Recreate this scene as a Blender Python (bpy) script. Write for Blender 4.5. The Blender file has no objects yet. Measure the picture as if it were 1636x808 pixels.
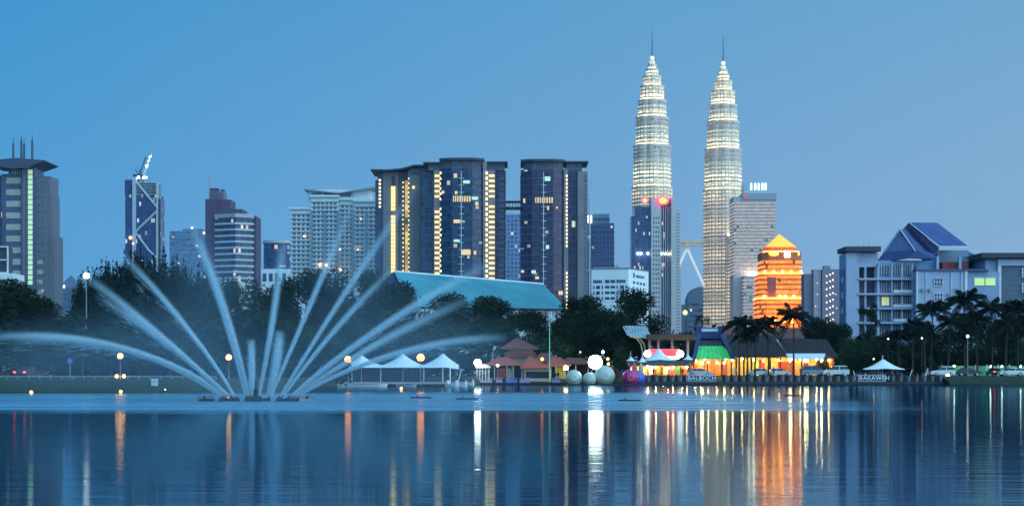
import bpy, math, random
from mathutils import Vector, Matrix
R = math.radians
PI = math.pi
scene = bpy.context.scene
COL = scene.collection

# ------------------------------------------------------------------ camera, world, sun, exposure
F, CX, HY, EYE = 3160.0, 818.0, 592.0, 2.5      # focal length in photo pixels, horizon row, eye height above the lake
cam = bpy.data.cameras.new('camera')
cam.sensor_width = 36.0
cam.lens = F / 1636 * 36
cam.shift_y = (HY - 404) / 1636
cam.clip_start, cam.clip_end = 0.5, 20000
camo = bpy.data.objects.new('camera', cam)
camo.location = (0, 0, EYE)
camo.rotation_euler = (R(90), 0, 0)
COL.objects.link(camo)
scene.camera = camo

SUN_EL, SUN_AZ = R(4), R(125)                    # dusk: the glow is low, to the right and behind the viewer
world = bpy.data.worlds.new('World')
scene.world = world
world.use_nodes = True
wn, wl = world.node_tree.nodes, world.node_tree.links
wn.clear()
def wnode(t, **k):
    n = wn.new(t)
    for a, b in k.items(): setattr(n, a, b)
    return n
sky = wnode('ShaderNodeTexSky', sky_type='NISHITA', sun_disc=False)
sky.sun_elevation, sky.sun_rotation = SUN_EL, SUN_AZ
sky.ozone_density = 4.0
tc = wnode('ShaderNodeTexCoord')
sx = wnode('ShaderNodeSeparateXYZ')
wl.new(tc.outputs['Generated'], sx.inputs[0])
def mrange(src, a, b, smooth=True):
    m = wnode('ShaderNodeMapRange')
    if smooth: m.interpolation_type = 'SMOOTHSTEP'
    wl.new(src, m.inputs[0]); m.inputs[1].default_value = a; m.inputs[2].default_value = b
    return m.outputs[0]
def wmix(f, a, b, mode='MIX'):
    m = wnode('ShaderNodeMix', data_type='RGBA', blend_type=mode)
    if isinstance(f, float): m.inputs[0].default_value = f
    else: wl.new(f, m.inputs[0])
    for i, v in ((6, a), (7, b)):
        if isinstance(v, tuple): m.inputs[i].default_value = (*v, 1)
        else: wl.new(v, m.inputs[i])
    return m.outputs[2]
fx = mrange(sx.outputs[0], -0.34, 0.34, False)
fz = mrange(sx.outputs[2], 0.0, 0.19, False)
horizon = wmix(fx, (0.062, 0.35, 0.71), (0.35, 0.48, 0.67))
upper = wmix(fx, (0.026, 0.28, 0.625), (0.18, 0.415, 0.635))
dusk = wmix(fz, horizon, upper)
zen = wmix(mrange(sx.outputs[2], 0.18, 0.8), dusk, (0.025, 0.19, 0.45))
# afterglow: the sky behind the viewer, where the sun went down, is raised to light the facing walls
gl = wnode('ShaderNodeVectorMath', operation='DOT_PRODUCT')
wl.new(tc.outputs['Generated'], gl.inputs[0])
gl.inputs[1].default_value = (math.sin(SUN_AZ) * .95, math.cos(SUN_AZ) * .95, .3)
glow = wmix(mrange(gl.outputs['Value'], -0.1, 0.95), zen, (1.0, 1.95, 2.7))
nk = wnode('ShaderNodeMix', data_type='RGBA', blend_type='MULTIPLY')
nk.inputs[0].default_value = 1.0
wl.new(sky.outputs[0], nk.inputs[6]); nk.inputs[7].default_value = (0.12, 0.12, 0.12, 1)
total = wmix(0.95, nk.outputs[2], glow)
bg = wnode('ShaderNodeBackground')
wl.new(total, bg.inputs[0])
bg.inputs[1].default_value = 1.0
wo = wnode('ShaderNodeOutputWorld')
wl.new(bg.outputs[0], wo.inputs[0])

sun = bpy.data.lights.new('sun', 'SUN')
sun.energy, sun.angle, sun.color = 0.22, R(20), (1.0, 0.86, 0.80)
suno = bpy.data.objects.new('sun', sun)
suno.rotation_euler = (R(86), 0, -SUN_AZ + PI)
COL.objects.link(suno)
_d = Vector((math.sin(SUN_AZ) * math.cos(SUN_EL), math.cos(SUN_AZ) * math.cos(SUN_EL), math.sin(SUN_EL)))
suno.rotation_euler = (-_d).to_track_quat('-Z', 'Y').to_euler()

vs = scene.view_settings
vs.view_transform, vs.look, vs.exposure, vs.gamma, vs.use_curve_mapping = 'Standard', 'None', 0.0, 1.0, False
cy = scene.cycles
cy.max_bounces, cy.diffuse_bounces, cy.glossy_bounces, cy.transmission_bounces = 6, 2, 3, 3
cy.transparent_max_bounces, cy.volume_bounces = 48, 2
cy.sample_clamp_indirect, cy.sample_clamp_direct = 6.0, 0.0
cy.use_denoising = True
cy.caustics_reflective = cy.caustics_refractive = False
try: cy.use_light_tree = True
except Exception: pass

# ------------------------------------------------------------------ helpers
def X(px, Y): return (px - CX) * Y / F
def Z(py, Y): return EYE - (py - HY) * Y / F
def W(px, py, Y): return Vector((X(px, Y), Y, Z(py, Y)))

class MB:
    def __init__(s): s.v, s.f, s.uv = [], [], []
    def face(s, pts, uv=None):
        i = len(s.v); s.v += [tuple(p) for p in pts]; s.f.append(list(range(i, i + len(pts)))); s.uv.append(uv); return s
    def prism(s, poly, z0, z1, caps=True, top=None):
        top = top or poly; n = len(poly); u = 0
        a = sum(poly[i][0] * poly[(i + 1) % n][1] - poly[(i + 1) % n][0] * poly[i][1] for i in range(n))
        if a < 0: poly, top = poly[::-1], top[::-1]
        for i in range(n):
            j = (i + 1) % n; p, q, pt, qt = poly[i], poly[j], top[i], top[j]
            d = math.hypot(q[0] - p[0], q[1] - p[1])
            s.face([(p[0], p[1], z0), (q[0], q[1], z0), (qt[0], qt[1], z1), (pt[0], pt[1], z1)], [(u, z0), (u + d, z0), (u + d, z1), (u, z1)])
            u += d
        if caps:
            s.face([(p[0], p[1], z1) for p in top]); s.face([(p[0], p[1], z0) for p in reversed(poly)])
        return s
    def box(s, x0, x1, y0, y1, z0, z1):
        return s.prism([(x0, y0), (x1, y0), (x1, y1), (x0, y1)], z0, z1)
    def tube(s, pts, r, n=6, caps=True):
        pts = [Vector(p) for p in pts]; m = len(pts)
        rs = r if isinstance(r, (list, tuple)) else [r] * m
        base = len(s.v); t0 = (pts[1] - pts[0]).normalized()
        a = t0.orthogonal().normalized()
        for i, p in enumerate(pts):
            t = (pts[min(i + 1, m - 1)] - pts[max(i - 1, 0)]).normalized()
            a = (a - t * a.dot(t)).normalized(); b = t.cross(a)
            for k in range(n):
                an = 2 * PI * k / n; s.v.append(tuple(p + (a * math.cos(an) + b * math.sin(an)) * rs[i]))
        for i in range(m - 1):
            for k in range(n):
                k2 = (k + 1) % n
                s.f.append([base + i * n + k, base + i * n + k2, base + (i + 1) * n + k2, base + (i + 1) * n + k]); s.uv.append(None)
        if caps:
            s.f.append([base + k for k in reversed(range(n))]); s.uv.append(None)
            s.f.append([base + (m - 1) * n + k for k in range(n)]); s.uv.append(None)
        return s
    def lathe(s, prof, n=16, c=(0, 0, 0)):
        base = len(s.v)
        for r, z in prof:
            for k in range(n):
                an = 2 * PI * k / n; s.v.append((c[0] + r * math.cos(an), c[1] + r * math.sin(an), c[2] + z))
        for i in range(len(prof) - 1):
            for k in range(n):
                k2 = (k + 1) % n
                s.f.append([base + i * n + k, base + i * n + k2, base + (i + 1) * n + k2, base + (i + 1) * n + k]); s.uv.append(None)
        return s
    def ball(s, c, r, n=14, sc=(1, 1, 1)):
        m = n // 2 + 1
        base = len(s.v)
        s.lathe([(max(1e-4, r * math.sin(PI * i / m)), -r * math.cos(PI * i / m)) for i in range(m + 1)], n)
        for i in range(base, len(s.v)):
            x, y, z = s.v[i]; s.v[i] = (c[0] + x * sc[0], c[1] + y * sc[1], c[2] + z * sc[2])
        return s
    def rot(s, ang, i0=0):
        ca, sa = math.cos(ang), math.sin(ang)
        for i in range(i0, len(s.v)):
            x, y, z = s.v[i]; s.v[i] = (x * ca - y * sa, x * sa + y * ca, z)
        return s
    def mesh(s, name, mat, smooth=False):
        me = bpy.data.meshes.new(name)
        me.from_pydata(s.v, [], s.f)
        if any(u for u in s.uv):
            l = me.uv_layers.new(name='UVMap'); fl = []
            for f, u in zip(s.f, s.uv):
                for k in range(len(f)): fl += list(u[k]) if u else [0.0, 0.0]
            l.data.foreach_set('uv', fl)
        if mat: me.materials.append(mat)
        if smooth: me.polygons.foreach_set('use_smooth', [True] * len(me.polygons))
        me.update()
        return me
    def build(s, name, mat, parent=None, smooth=False, loc=(0, 0, 0)):
        return put(name, s.mesh(name, mat, smooth), parent, loc)

def put(name, data, parent=None, loc=(0, 0, 0)):
    o = bpy.data.objects.new(name, data)
    COL.objects.link(o); o.location = loc
    if parent: o.parent = parent
    return o
def tag(o, label=None, cat=None, group=None, kind=None):
    for k, v in (('label', label), ('category', cat), ('group', group), ('kind', kind)):
        if v: o[k] = v
    return o
def thing(name, label, cat, loc=(0, 0, 0), rz=0, group=None):
    o = bpy.data.objects.new(name, None); COL.objects.link(o)
    o.location = loc; o.rotation_euler = (0, 0, rz); o.empty_display_size = .3
    return tag(o, label, cat, group)
def copy_tree(o, parent=None):
    c = o.copy(); COL.objects.link(c); c.parent = parent
    for ch in list(o.children): copy_tree(ch, c)
    return c

MATS = {}
def mat(name, col, rough=.7, metal=0., emit=None, es=0., var=.18, vsc=.4, spec=.4, sample=True, bump=0.):
    if name in MATS: return MATS[name]
    m = bpy.data.materials.new(name); m.use_nodes = True; MATS[name] = m
    nt = m.node_tree; b = nt.nodes['Principled BSDF']
    b.inputs['Roughness'].default_value = rough; b.inputs['Metallic'].default_value = metal
    b.inputs['Specular IOR Level'].default_value = spec
    t = nt.nodes.new('ShaderNodeTexCoord'); n = nt.nodes.new('ShaderNodeTexNoise')
    nt.links.new(t.outputs['Object'], n.inputs['Vector'])
    n.inputs['Scale'].default_value = vsc; n.inputs['Detail'].default_value = 5; n.inputs['Roughness'].default_value = .65
    r = nt.nodes.new('ShaderNodeValToRGB')
    r.color_ramp.elements[0].position = .3; r.color_ramp.elements[1].position = .7
    r.color_ramp.elements[0].color = (*[c * (1 - var) for c in col], 1)
    r.color_ramp.elements[1].color = (*[min(1, c * (1 + var * .6)) for c in col], 1)
    nt.links.new(n.outputs[0], r.inputs[0]); nt.links.new(r.outputs[0], b.inputs['Base Color'])
    if bump:
        bn = nt.nodes.new('ShaderNodeBump'); bn.inputs['Strength'].default_value = bump; bn.inputs['Distance'].default_value = .1
        nt.links.new(n.outputs[0], bn.inputs['Height']); nt.links.new(bn.outputs[0], b.inputs['Normal'])
    if emit:
        b.inputs['Emission Color'].default_value = (*emit, 1); b.inputs['Emission Strength'].default_value = es
        if not sample: m.cycles.emission_sampling = 'NONE'
    return m

def facade(name, tint, pw=1.5, ph=3.5, lit=.05, lcol=(1, .75, .4), ls=1.5, mull=(.25, .26, .28), mw=.1, rough=.12, metal=.0, mh=None, var=.5, lv=.8):
    """Glazing: panes of pw x ph metres (UV in metres), thin frames, a share of the panes lit from inside."""
    if name in MATS: return MATS[name]
    m = bpy.data.materials.new(name); m.use_nodes = True; MATS[name] = m
    nt = m.node_tree; N, L = nt.nodes, nt.links; b = N['Principled BSDF']
    uv = N.new('ShaderNodeUVMap'); uv.uv_map = 'UVMap'
    sp = N.new('ShaderNodeSeparateXYZ'); L.new(uv.outputs[0], sp.inputs[0])
    def M(op, a, bb=None):
        n = N.new('ShaderNodeMath'); n.operation = op
        for i, v in enumerate((a, bb)):
            if v is None: continue
            if isinstance(v, (int, float)): n.inputs[i].default_value = v
            else: L.new(v, n.inputs[i])
        return n.outputs[0]
    u, v = M('DIVIDE', sp.outputs[0], pw), M('DIVIDE', sp.outputs[1], ph)
    cb = N.new('ShaderNodeCombineXYZ'); L.new(M('FLOOR', u), cb.inputs[0]); L.new(M('FLOOR', v), cb.inputs[1])
    oi = N.new('ShaderNodeObjectInfo'); L.new(M('MULTIPLY', oi.outputs['Random'], 91.0), cb.inputs[2])
    wn_ = N.new('ShaderNodeTexWhiteNoise'); wn_.noise_dimensions = '3D'; L.new(cb.outputs[0], wn_.inputs['Vector'])
    fr = M('MAXIMUM', M('LESS_THAN', M('FRACT', u), mw / pw), M('LESS_THAN', M('FRACT', v), (mh if mh is not None else mw) / ph))
    isl = M('MULTIPLY', M('LESS_THAN', wn_.outputs['Value'], lit), M('SUBTRACT', 1.0, fr))
    sc = N.new('ShaderNodeSeparateColor'); L.new(wn_.outputs['Color'], sc.inputs[0])
    tv = N.new('ShaderNodeMix'); tv.data_type = 'RGBA'; L.new(sc.outputs[1], tv.inputs[0])
    tv.inputs[6].default_value = (*[c * (1 - var) for c in tint], 1); tv.inputs[7].default_value = (*[c * (1 + var) for c in tint], 1)
    cm = N.new('ShaderNodeMix'); cm.data_type = 'RGBA'; L.new(fr, cm.inputs[0])
    L.new(tv.outputs[2], cm.inputs[6]); cm.inputs[7].default_value = (*mull, 1)
    L.new(cm.outputs[2], b.inputs['Base Color'])
    rg = N.new('ShaderNodeMath'); rg.operation = 'MULTIPLY_ADD'; L.new(fr, rg.inputs[0]); rg.inputs[1].default_value = .5; rg.inputs[2].default_value = rough
    L.new(rg.outputs[0], b.inputs['Roughness'])
    b.inputs['Metallic'].default_value = metal; b.inputs['Specular IOR Level'].default_value = .22
    b.inputs['Emission Color'].default_value = (*lcol, 1)
    L.new(M('MULTIPLY', isl, M('MULTIPLY', M('ADD', M('MULTIPLY', sc.outputs[2], lv), 1.15 - lv), ls)), b.inputs['Emission Strength'])
    m.cycles.emission_sampling = 'NONE'
    return m

def ring(poly, g):                               # a plan outline pushed out by g metres
    n = len(poly); out = []
    a = sum(poly[i][0] * poly[(i + 1) % n][1] - poly[(i + 1) % n][0] * poly[i][1] for i in range(n))
    if a < 0: poly = poly[::-1]
    for i in range(n):
        p, q, r = Vector(poly[i - 1]), Vector(poly[i]), Vector(poly[(i + 1) % n])
        e, f = (q - p).normalized(), (r - q).normalized()
        n1, n2 = Vector((e.y, -e.x)), Vector((f.y, -f.x)); b = (n1 + n2)
        out.append(tuple(q + b * (g / max(.25, 1 + n1.dot(n2)))))
    return out

class B:
    """A building: an Empty at its foot; px columns and rows of the photograph become local metres at its own distance."""
    def __init__(s, name, label, cat, cx, Y, group=None, rz=0):
        s.Y, s.k, s.cx, s.z0 = Y, Y / F, cx, 1.0
        s.o = thing(name, label, cat, (X(cx, Y), Y, s.z0), rz, group)
    def x(s, px): return (px - s.cx) * s.k
    def z(s, py): return Z(py, s.Y) - s.z0
    def P(s, pts): return [(s.x(p), d) for p, d in pts]
    def box(s, name, m, px0, px1, py0, py1, d0, d1, parent=None):
        return MB().box(s.x(px0), s.x(px1), d0, d1, s.z(py1), s.z(py0)).build(name, m, parent or s.o)
    def prism(s, name, m, pts, py0, py1, parent=None, g=0):
        p = s.P(pts)
        if g: p = ring(p, g)
        return MB().prism(p, s.z(py1), s.z(py0)).build(name, m, parent or s.o)
    def bands(s, m, pts, py0, py1, fh, frac=.55, g=.15, start=.3, name='window_band', skip=()):
        """One ribbon window to a storey, standing g metres proud of the wall."""
        p = ring(s.P(pts), g); z0, z1 = s.z(py1), s.z(py0)
        n = max(1, int(round((z1 - z0) / fh))); h = (z1 - z0) / n
        for i in range(n):
            if i in skip: continue
            MB().prism(p, z0 + h * (i + start), z0 + h * (i + start + frac), caps=True).build(name, m, s.o)
    def windows(s, m, px0, px1, py0, py1, nx, ny, d, fw=.6, fh=.6, framed=None, limit=100, name='window', skip=lambda i, j: False, lit=None, depth=.1):
        """Windows one by one on a frontal wall at depth d; past the limit the rest is one part."""
        rest = MB(); cnt = 0
        wx, wz = (px1 - px0) / nx, (py1 - py0) / ny
        for j in range(ny):
            for i in range(nx):
                if skip(i, j): continue
                a, b = s.x(px0 + wx * (i + .5 - fw / 2)), s.x(px0 + wx * (i + .5 + fw / 2))
                c, e = s.z(py0 + wz * (j + .5 + fh / 2)), s.z(py0 + wz * (j + .5 - fh / 2))
                cnt += 1
                if cnt > limit: rest.box(a, b, d - depth, d + .05, c, e); continue
                mm = lit[(i, j)] if lit and (i, j) in lit else m
                w = MB().box(a, b, d - depth, d + .05, c, e).build(name, mm, s.o)
                if framed:
                    t = .09; fm = MB()
                    for (x0, x1, z0, z1) in ((a - t, a, c - t, e + t), (b, b + t, c - t, e + t), (a, b, e, e + t), (a, b, c - t, c), ((a + b) / 2 - .04, (a + b) / 2 + .04, c, e)):
                        fm.box(x0, x1, d - depth - .05, d + .02, z0, z1)
                    fm.build('frame', framed, w)
        if rest.f: tag(rest.build('windows_beyond', m, s.o), kind='stuff')

# ------------------------------------------------------------------ materials
concrete = mat('concrete', (.36, .37, .40), .8)
white_wall = mat('white_wall', (.74, .76, .78), .7, var=.12, vsc=.15)
steel = mat('steel', (.72, .59, .45), .5, .1, var=.1, vsc=.05)
dark_metal = mat('dark_metal', (.03, .032, .04), .5)
white_metal = mat('white_metal', (.75, .77, .78), .45)
stone_grey = mat('stone_grey', (.24, .22, .235), .75, vsc=.1)
navy = mat('navy_paint', (.03, .05, .16), .5)
roof_dark = mat('roof_dark', (.06, .06, .085), .7)
grassm = mat('grass_ground', (.02, .035, .014), .95, var=.5, vsc=.25, bump=.4)
asphalt = mat('asphalt', (.05, .05, .055), .85, var=.3, vsc=2)
wood_dark = mat('dark_timber', (.022, .017, .015), .8, vsc=2)
bark = mat('bark', (.045, .036, .03), .9, vsc=3)
lamp_orange = mat('lamp_orange', (.9, .6, .3), .5, emit=(1, .25, .03), es=12)
lamp_amber = mat('lamp_amber', (.9, .7, .4), .5, emit=(1, .40, .07), es=11)
lamp_white = mat('lamp_white', (.9, .9, .9), .5, emit=(1, .97, .85), es=40)
lamp_red = mat('lamp_red', (.9, .1, .1), .5, emit=(1, .05, .06), es=30, sample=False)
lamp_small = mat('lamp_small', (.9, .8, .6), .5, emit=(1, .62, .25), es=12, sample=False)
flood = mat('floodlight_glow', (.9, .9, .8), .5, emit=(1, .88, .62), es=40)
flood_hi = mat('floodlight_bright', (.9, .9, .8), .5, emit=(1, .82, .48), es=34)
flood_o = mat('floodlight_orange', (.9, .6, .3), .5, emit=(1, .36, .03), es=40)

# ------------------------------------------------------------------ lake, land
water = bpy.data.materials.new('lake_water'); water.use_nodes = True
nt = water.node_tree; N, L = nt.nodes, nt.links; bs = N['Principled BSDF']
bs.inputs['Base Color'].default_value = (.006, .022, .05, 1)
bs.inputs['IOR'].default_value = 1.333
bs.inputs['Specular IOR Level'].default_value = .5; bs.inputs['Specular Tint'].default_value = (.66, .86, 1, 1)
tco = N.new('ShaderNodeTexCoord'); spx = N.new('ShaderNodeSeparateXYZ'); L.new(tco.outputs['Object'], spx.inputs[0])
def wmath(op, a, b=None, c=None):
    n = N.new('ShaderNodeMath'); n.operation = op
    for i, v in enumerate((a, b, c)):
        if v is None: continue
        if isinstance(v, (int, float)): n.inputs[i].default_value = v
        else: L.new(v, n.inputs[i])
    return n.outputs[0]
def wnoise(sx_, sy_, scale, det=3, rough=.55):
    mp = N.new('ShaderNodeMapping'); mp.inputs['Scale'].default_value = (sx_, sy_, 1); L.new(tco.outputs['Object'], mp.inputs[0])
    n = N.new('ShaderNodeTexNoise'); n.inputs['Scale'].default_value = scale; n.inputs['Detail'].default_value = det; n.inputs['Roughness'].default_value = rough
    L.new(mp.outputs[0], n.inputs['Vector']); return n.outputs[0]
def sstep(src, a, b):
    m = N.new('ShaderNodeMapRange'); m.interpolation_type = 'SMOOTHSTEP'; L.new(src, m.inputs[0]); m.inputs[1].default_value = a; m.inputs[2].default_value = b; return m.outputs[0]
warp = wmath('MULTIPLY_ADD', wnoise(.012, .03, 1, 3), 46, wmath('ADD', spx.outputs[1], -23))
warp = wmath('MULTIPLY_ADD', wnoise(.006, .16, 1, 4, .65), 44, wmath('ADD', warp, -22))
ruff = wmath('MULTIPLY', sstep(warp, 112, 136), wmath('SUBTRACT', 1.0, sstep(warp, 205, 250)))        # the stretch the fountain ruffles
ruff = wmath('MULTIPLY', ruff, wmath('SUBTRACT', 1.0, sstep(spx.outputs[0], 12, 34)))
streak = sstep(wnoise(.01, .22, 1, 4, .6), .45, .68)
ruff = wmath('MULTIPLY', ruff, wmath('MULTIPLY_ADD', streak, .45, .55))
rough_ = wmath('MULTIPLY_ADD', ruff, .30, wmath('MULTIPLY_ADD', wnoise(.02, .05, 1, 3), .06, .035))
cmx = N.new('ShaderNodeMix'); cmx.data_type = 'RGBA'; L.new(ruff, cmx.inputs[0]); cmx.inputs[6].default_value = (.002, .018, .055, 1); cmx.inputs[7].default_value = (.03, .13, .26, 1)
bmp = N.new('ShaderNodeBump'); bmp.inputs['Strength'].default_value = .16; bmp.inputs['Distance'].default_value = .05
hgt = wmath('ADD', wnoise(.35, 1.6, 1.0, 4), wmath('MULTIPLY', wnoise(.1, .5, 1.0, 2), 1.5))
L.new(hgt, bmp.inputs['Height']); 
dfw = N.new('ShaderNodeBsdfDiffuse'); L.new(cmx.outputs[2], dfw.inputs[0])
glw = N.new('ShaderNodeBsdfGlossy'); glw.inputs[0].default_value = (.70, .93, 1, 1); L.new(bmp.outputs[0], glw.inputs['Normal']); L.new(rough_, glw.inputs['Roughness'])
frs = N.new('ShaderNodeFresnel'); frs.inputs['IOR'].default_value = 1.333; L.new(bmp.outputs[0], frs.inputs['Normal'])
mxw = N.new('ShaderNodeMixShader'); L.new(wmath('MULTIPLY', frs.outputs[0], wmath('MULTIPLY_ADD', ruff, .15, .72)), mxw.inputs[0]); L.new(dfw.outputs[0], mxw.inputs[1]); L.new(glw.outputs[0], mxw.inputs[2])
L.new(mxw.outputs[0], N['Material Output'].inputs['Surface']); N.remove(bs)
wv = MB(); wv.face([(-900, -300, 0), (900, -300, 0), (900, 460, 0), (-900, 460, 0)])
tag(wv.build('water', water), kind='structure')

SHORE = [(-900, 219), (X(-300, 219), 219), (X(200, 219), 219), (X(340, 225), 225), (X(430, 250), 250), (X(520, 300), 300), (X(560, 322), 322), (X(740, 330), 330), (X(770, 356), 356), (X(1020, 358), 358),
         (X(1505, 358), 358), (X(1520, 348), 348), (X(1600, 346), 346), (X(1800, 346), 346), (900, 350)]
g = MB()
steps = [(0, -.5), (.6, .2), (3, .8), (8, 1.4), (12, 1.5), (60, 1.5), (300, 1.5), (1200, 1.5), (6000, 1.5)]
for i in range(len(SHORE) - 1):
    for j in range(len(steps) - 1):
        def pt(ii, jj):
            x, y = SHORE[ii]; d, z = steps[jj]
            w = 0 if d < 100 else (d - 100) / 6000
            return (x * (1 + 4 * w) if abs(x) > 800 else x * (1 + 1.0 * w), y + d, z)
        g.face([pt(i, j), pt(i + 1, j), pt(i + 1, j + 1), pt(i, j + 1)])
tag(g.build('ground', grassm), kind='structure')
rd = MB().box(X(-200, 236), X(330, 236), 236, 243, 1.35, 1.53)
tag(rd.build('road', asphalt), kind='structure')
rd = MB().box(X(1020, 366), X(1900, 366), 366.5, 374, 1.45, 1.53)
tag(rd.build('car_park_pavement', asphalt), kind='structure')

# ------------------------------------------------------------------ far towers
def lobed(Rr, n=96, k=8, d=.12):
    return [(Rr * (1 - d + d * abs(math.cos(k * t / 2)) ** .7) * math.cos(t), Rr * (1 - d + d * abs(math.cos(k * t / 2)) ** .7) * math.sin(t)) for t in (2 * PI * i / n for i in range(n))]
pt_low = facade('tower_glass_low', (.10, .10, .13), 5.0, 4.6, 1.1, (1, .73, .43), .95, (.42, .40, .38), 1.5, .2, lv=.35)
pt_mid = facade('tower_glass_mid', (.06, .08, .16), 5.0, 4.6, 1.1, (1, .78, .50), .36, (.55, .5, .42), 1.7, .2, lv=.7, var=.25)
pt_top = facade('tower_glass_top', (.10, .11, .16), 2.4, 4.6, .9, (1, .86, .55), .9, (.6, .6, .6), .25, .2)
pt_flood_glow = facade('tower_flood_glow', (.14, .13, .13), 5.0, 4.6, 1.1, (1, .84, .50), 2.6, (.6, .55, .45), 1.5, .2, lv=.75)  # floodlight glow on the tier walls, put into window emission
pt_flood_dim = facade('tower_flood_glow_dim', (.10, .11, .14), 5.0, 4.6, 1.1, (1, .81, .47), 1.15, (.6, .55, .45), 1.6, .2, lv=.6)  # weaker step of the same painted floodlight glow
def twin_tower(px, Y, label):
    t = B('skyscraper', label, 'skyscraper', px, Y, 'twin steel skyscrapers with spires', 0)
    z = lambda py: Z(48 + (py - 48), 2600) - 1.0
    kk = 2600 / F
    tiers = [(615, 301, 32.0, pt_low), (301, 235, 29.6, pt_mid), (235, 190, 25.6, pt_mid), (190, 163, 22.3, pt_mid), (163, 140, 18.6, pt_top), (140, 124, 13.8, pt_top), (124, 113, 9.0, pt_top), (113, 105, 5.8, pt_top), (105, 97, 3.6, pt_top)]
    for q, (pb, ptp, hw, gm) in enumerate(tiers):
        r = hw * kk; z0, z1 = (0.0 if q == 0 else z(pb)), z(ptp)
        MB().prism(lobed(r), z0, z1).build('tier', steel, t.o)
        n = max(1, round((z1 - z0) / 5.2)); h = (z1 - z0) / n
        for i in range(n):
            fq = (i + .5) / n; gq = gm if q == 0 else pt_flood_glow if fq < .42 or q > 5 else pt_flood_dim if fq < .66 or q > 3 else gm  # painted floodlight glow, brightest low on each tier and dimmer upward
            if q == 0 and i > n - 3: gq = pt_flood_dim
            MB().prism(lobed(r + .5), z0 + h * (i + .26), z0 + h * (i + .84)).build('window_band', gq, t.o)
        if q:                                          # floodlights stand on the ledge under each setback
            MB().prism(lobed(tiers[q - 1][2] * kk + .9), z0 - 1.1, z0 - .1).build('ledge', steel, t.o)
            lp = lobed(tiers[q - 1][2] * kk + .9); MB().prism(lp, z0 - .1, z0 + (1.9 if q > 1 else 1.6), caps=False).build('parapet', steel, t.o)
            rr = r + (tiers[q - 1][2] * kk - r) * .62 if q < 6 else r + 1.2
            MB().prism(lobed(rr), z0 + .15, z0 + .95, caps=False).build('floodlight_ring', flood_hi, t.o)
    MB().lathe([(1.5 * kk, 0), (.9 * kk, z(93) - z(97))], 12, (0, 0, z(97))).build('spire_base', steel, t.o)
    MB().ball((0, 0, z(93)), 3.4 * kk, 16).build('spire_ball', mat('spire_ball', (.8, .8, .76), .5, emit=(1, .96, .85), es=.9), t.o, True)
    MB().tube([(0, 0, z(90)), (0, 0, z(70)), (0, 0, z(48))], [1.3 * kk, .8 * kk, .35 * kk], 8).build('spire_mast', mat('mast_steel', (.12, .13, .17), .4, .5), t.o)
    # the lower round annex against the tower
    ax, ar = 16.5 * kk, 17.5 * kk
    an = [(ax + x, -24 * kk + y) for x, y in lobed(ar, 64, 8, .05)]
    za = z(375)
    MB().prism(an, 0, za).build('annex', steel, t.o)
    n = 38; h = (za - 12) / n
    for i in range(n):
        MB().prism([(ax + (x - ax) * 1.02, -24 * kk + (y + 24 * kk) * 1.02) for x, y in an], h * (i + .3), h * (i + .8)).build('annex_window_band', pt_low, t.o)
    tag(MB_ring_lights(ar * .8, 10, za + .9, (ax, -24 * kk), .9).build('annex_floodlights', flood, t.o), kind='stuff')
    tag(MB_ring_lights(39 * kk, 20, 3, (0, -8), 2.2).build('base_floodlights', flood, t.o), kind='stuff')
    return t
def MB_ring_lights(r, n, z, c, s):
    m = MB()
    for i in range(n):
        a = 2 * PI * i / n; m.ball((c[0] + r * math.cos(a), c[1] + r * math.sin(a), z), s, 6)
    return m
ta = twin_tower(1042, 2600, 'steel skyscraper with lit spire rising behind the silver tower with red signs')
tb = twin_tower(1155.5, 2644, 'steel skyscraper with lit spire and round annex beside the glowing orange tower')

br = B('sky_bridge', 'two storey steel bridge with splayed legs joining the twin skyscrapers', 'bridge', 1102, 2622)
br.box('deck', steel, 1074, 1124, 384, 388, -4, 4); br.box('deck', steel, 1074, 1124, 390.5, 393, -4, 4)
br.box('glazing', pt_mid, 1074, 1124, 388, 390.5, -3.6, 3.6)
br.box('hub', steel, 1094, 1101, 383, 397, -4.6, 4.6)
for q in (-1, 1):
    MB().tube([(br.x(1097.5), 0, br.z(396)), (br.x(1097.5 + q * 27), 0, br.z(456))], 1.7, 8).build('leg', mat('leg_glow', (.8, .8, .78), .5, emit=(.9, .95, 1), es=.35), br.o)  # legs given their own glow as emission

g3 = facade('striped_tower_glass', (.10, .10, .13), 3.6, 4.2, .95, (1, .74, .52), .5, (.45, .42, .42), .4, .25, lv=.4)
t3 = B('office_tower', 'tall striped office tower with a lit column crown standing behind the twin skyscrapers', 'skyscraper', 1207, 2500)
wt3 = mat('pinkish_stone', (.50, .44, .43), .7)
P3 = [(1172, 0), (1239.5, 0), (1239.5, 45), (1172, 45)]
t3.prism('wall', wt3, P3, 314, 604); t3.bands(g3, P3, 322, 440, 4.3, .5, .4)
t3.prism('parapet', concrete, [(1186, -1.5), (1240.5, -1.5), (1240.5, 46), (1186, 46)], 309, 319)
t3.box('crown', mat('crown_glass', (.35, .5, .55), .3), 1190, 1226, 291, 309, 6, 40)
for p in (1201, 1207.5, 1213, 1219, 1224):
    t3.box('crown_light', mat('crown_light', (.9, .9, .8), .5, emit=(.95, .97, .8), es=1.6), p - 1.3, p + 1.3, 292, 303, 5.0, 5.6)
PP = [(1186, -14), (1226, -14), (1226, -1), (1186, -1)]
t3.prism('podium', wt3, PP, 441, 604); t3.bands(g3, PP, 446, 600, 4.3, .5, .4, name='podium_window_band')
tag(MB_ring_lights(5, 5, t3.z(440) + 1.2, (t3.x(1201), -7), 1.5).build('terrace_floodlights', flood_hi, t3.o), kind='stuff')
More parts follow.
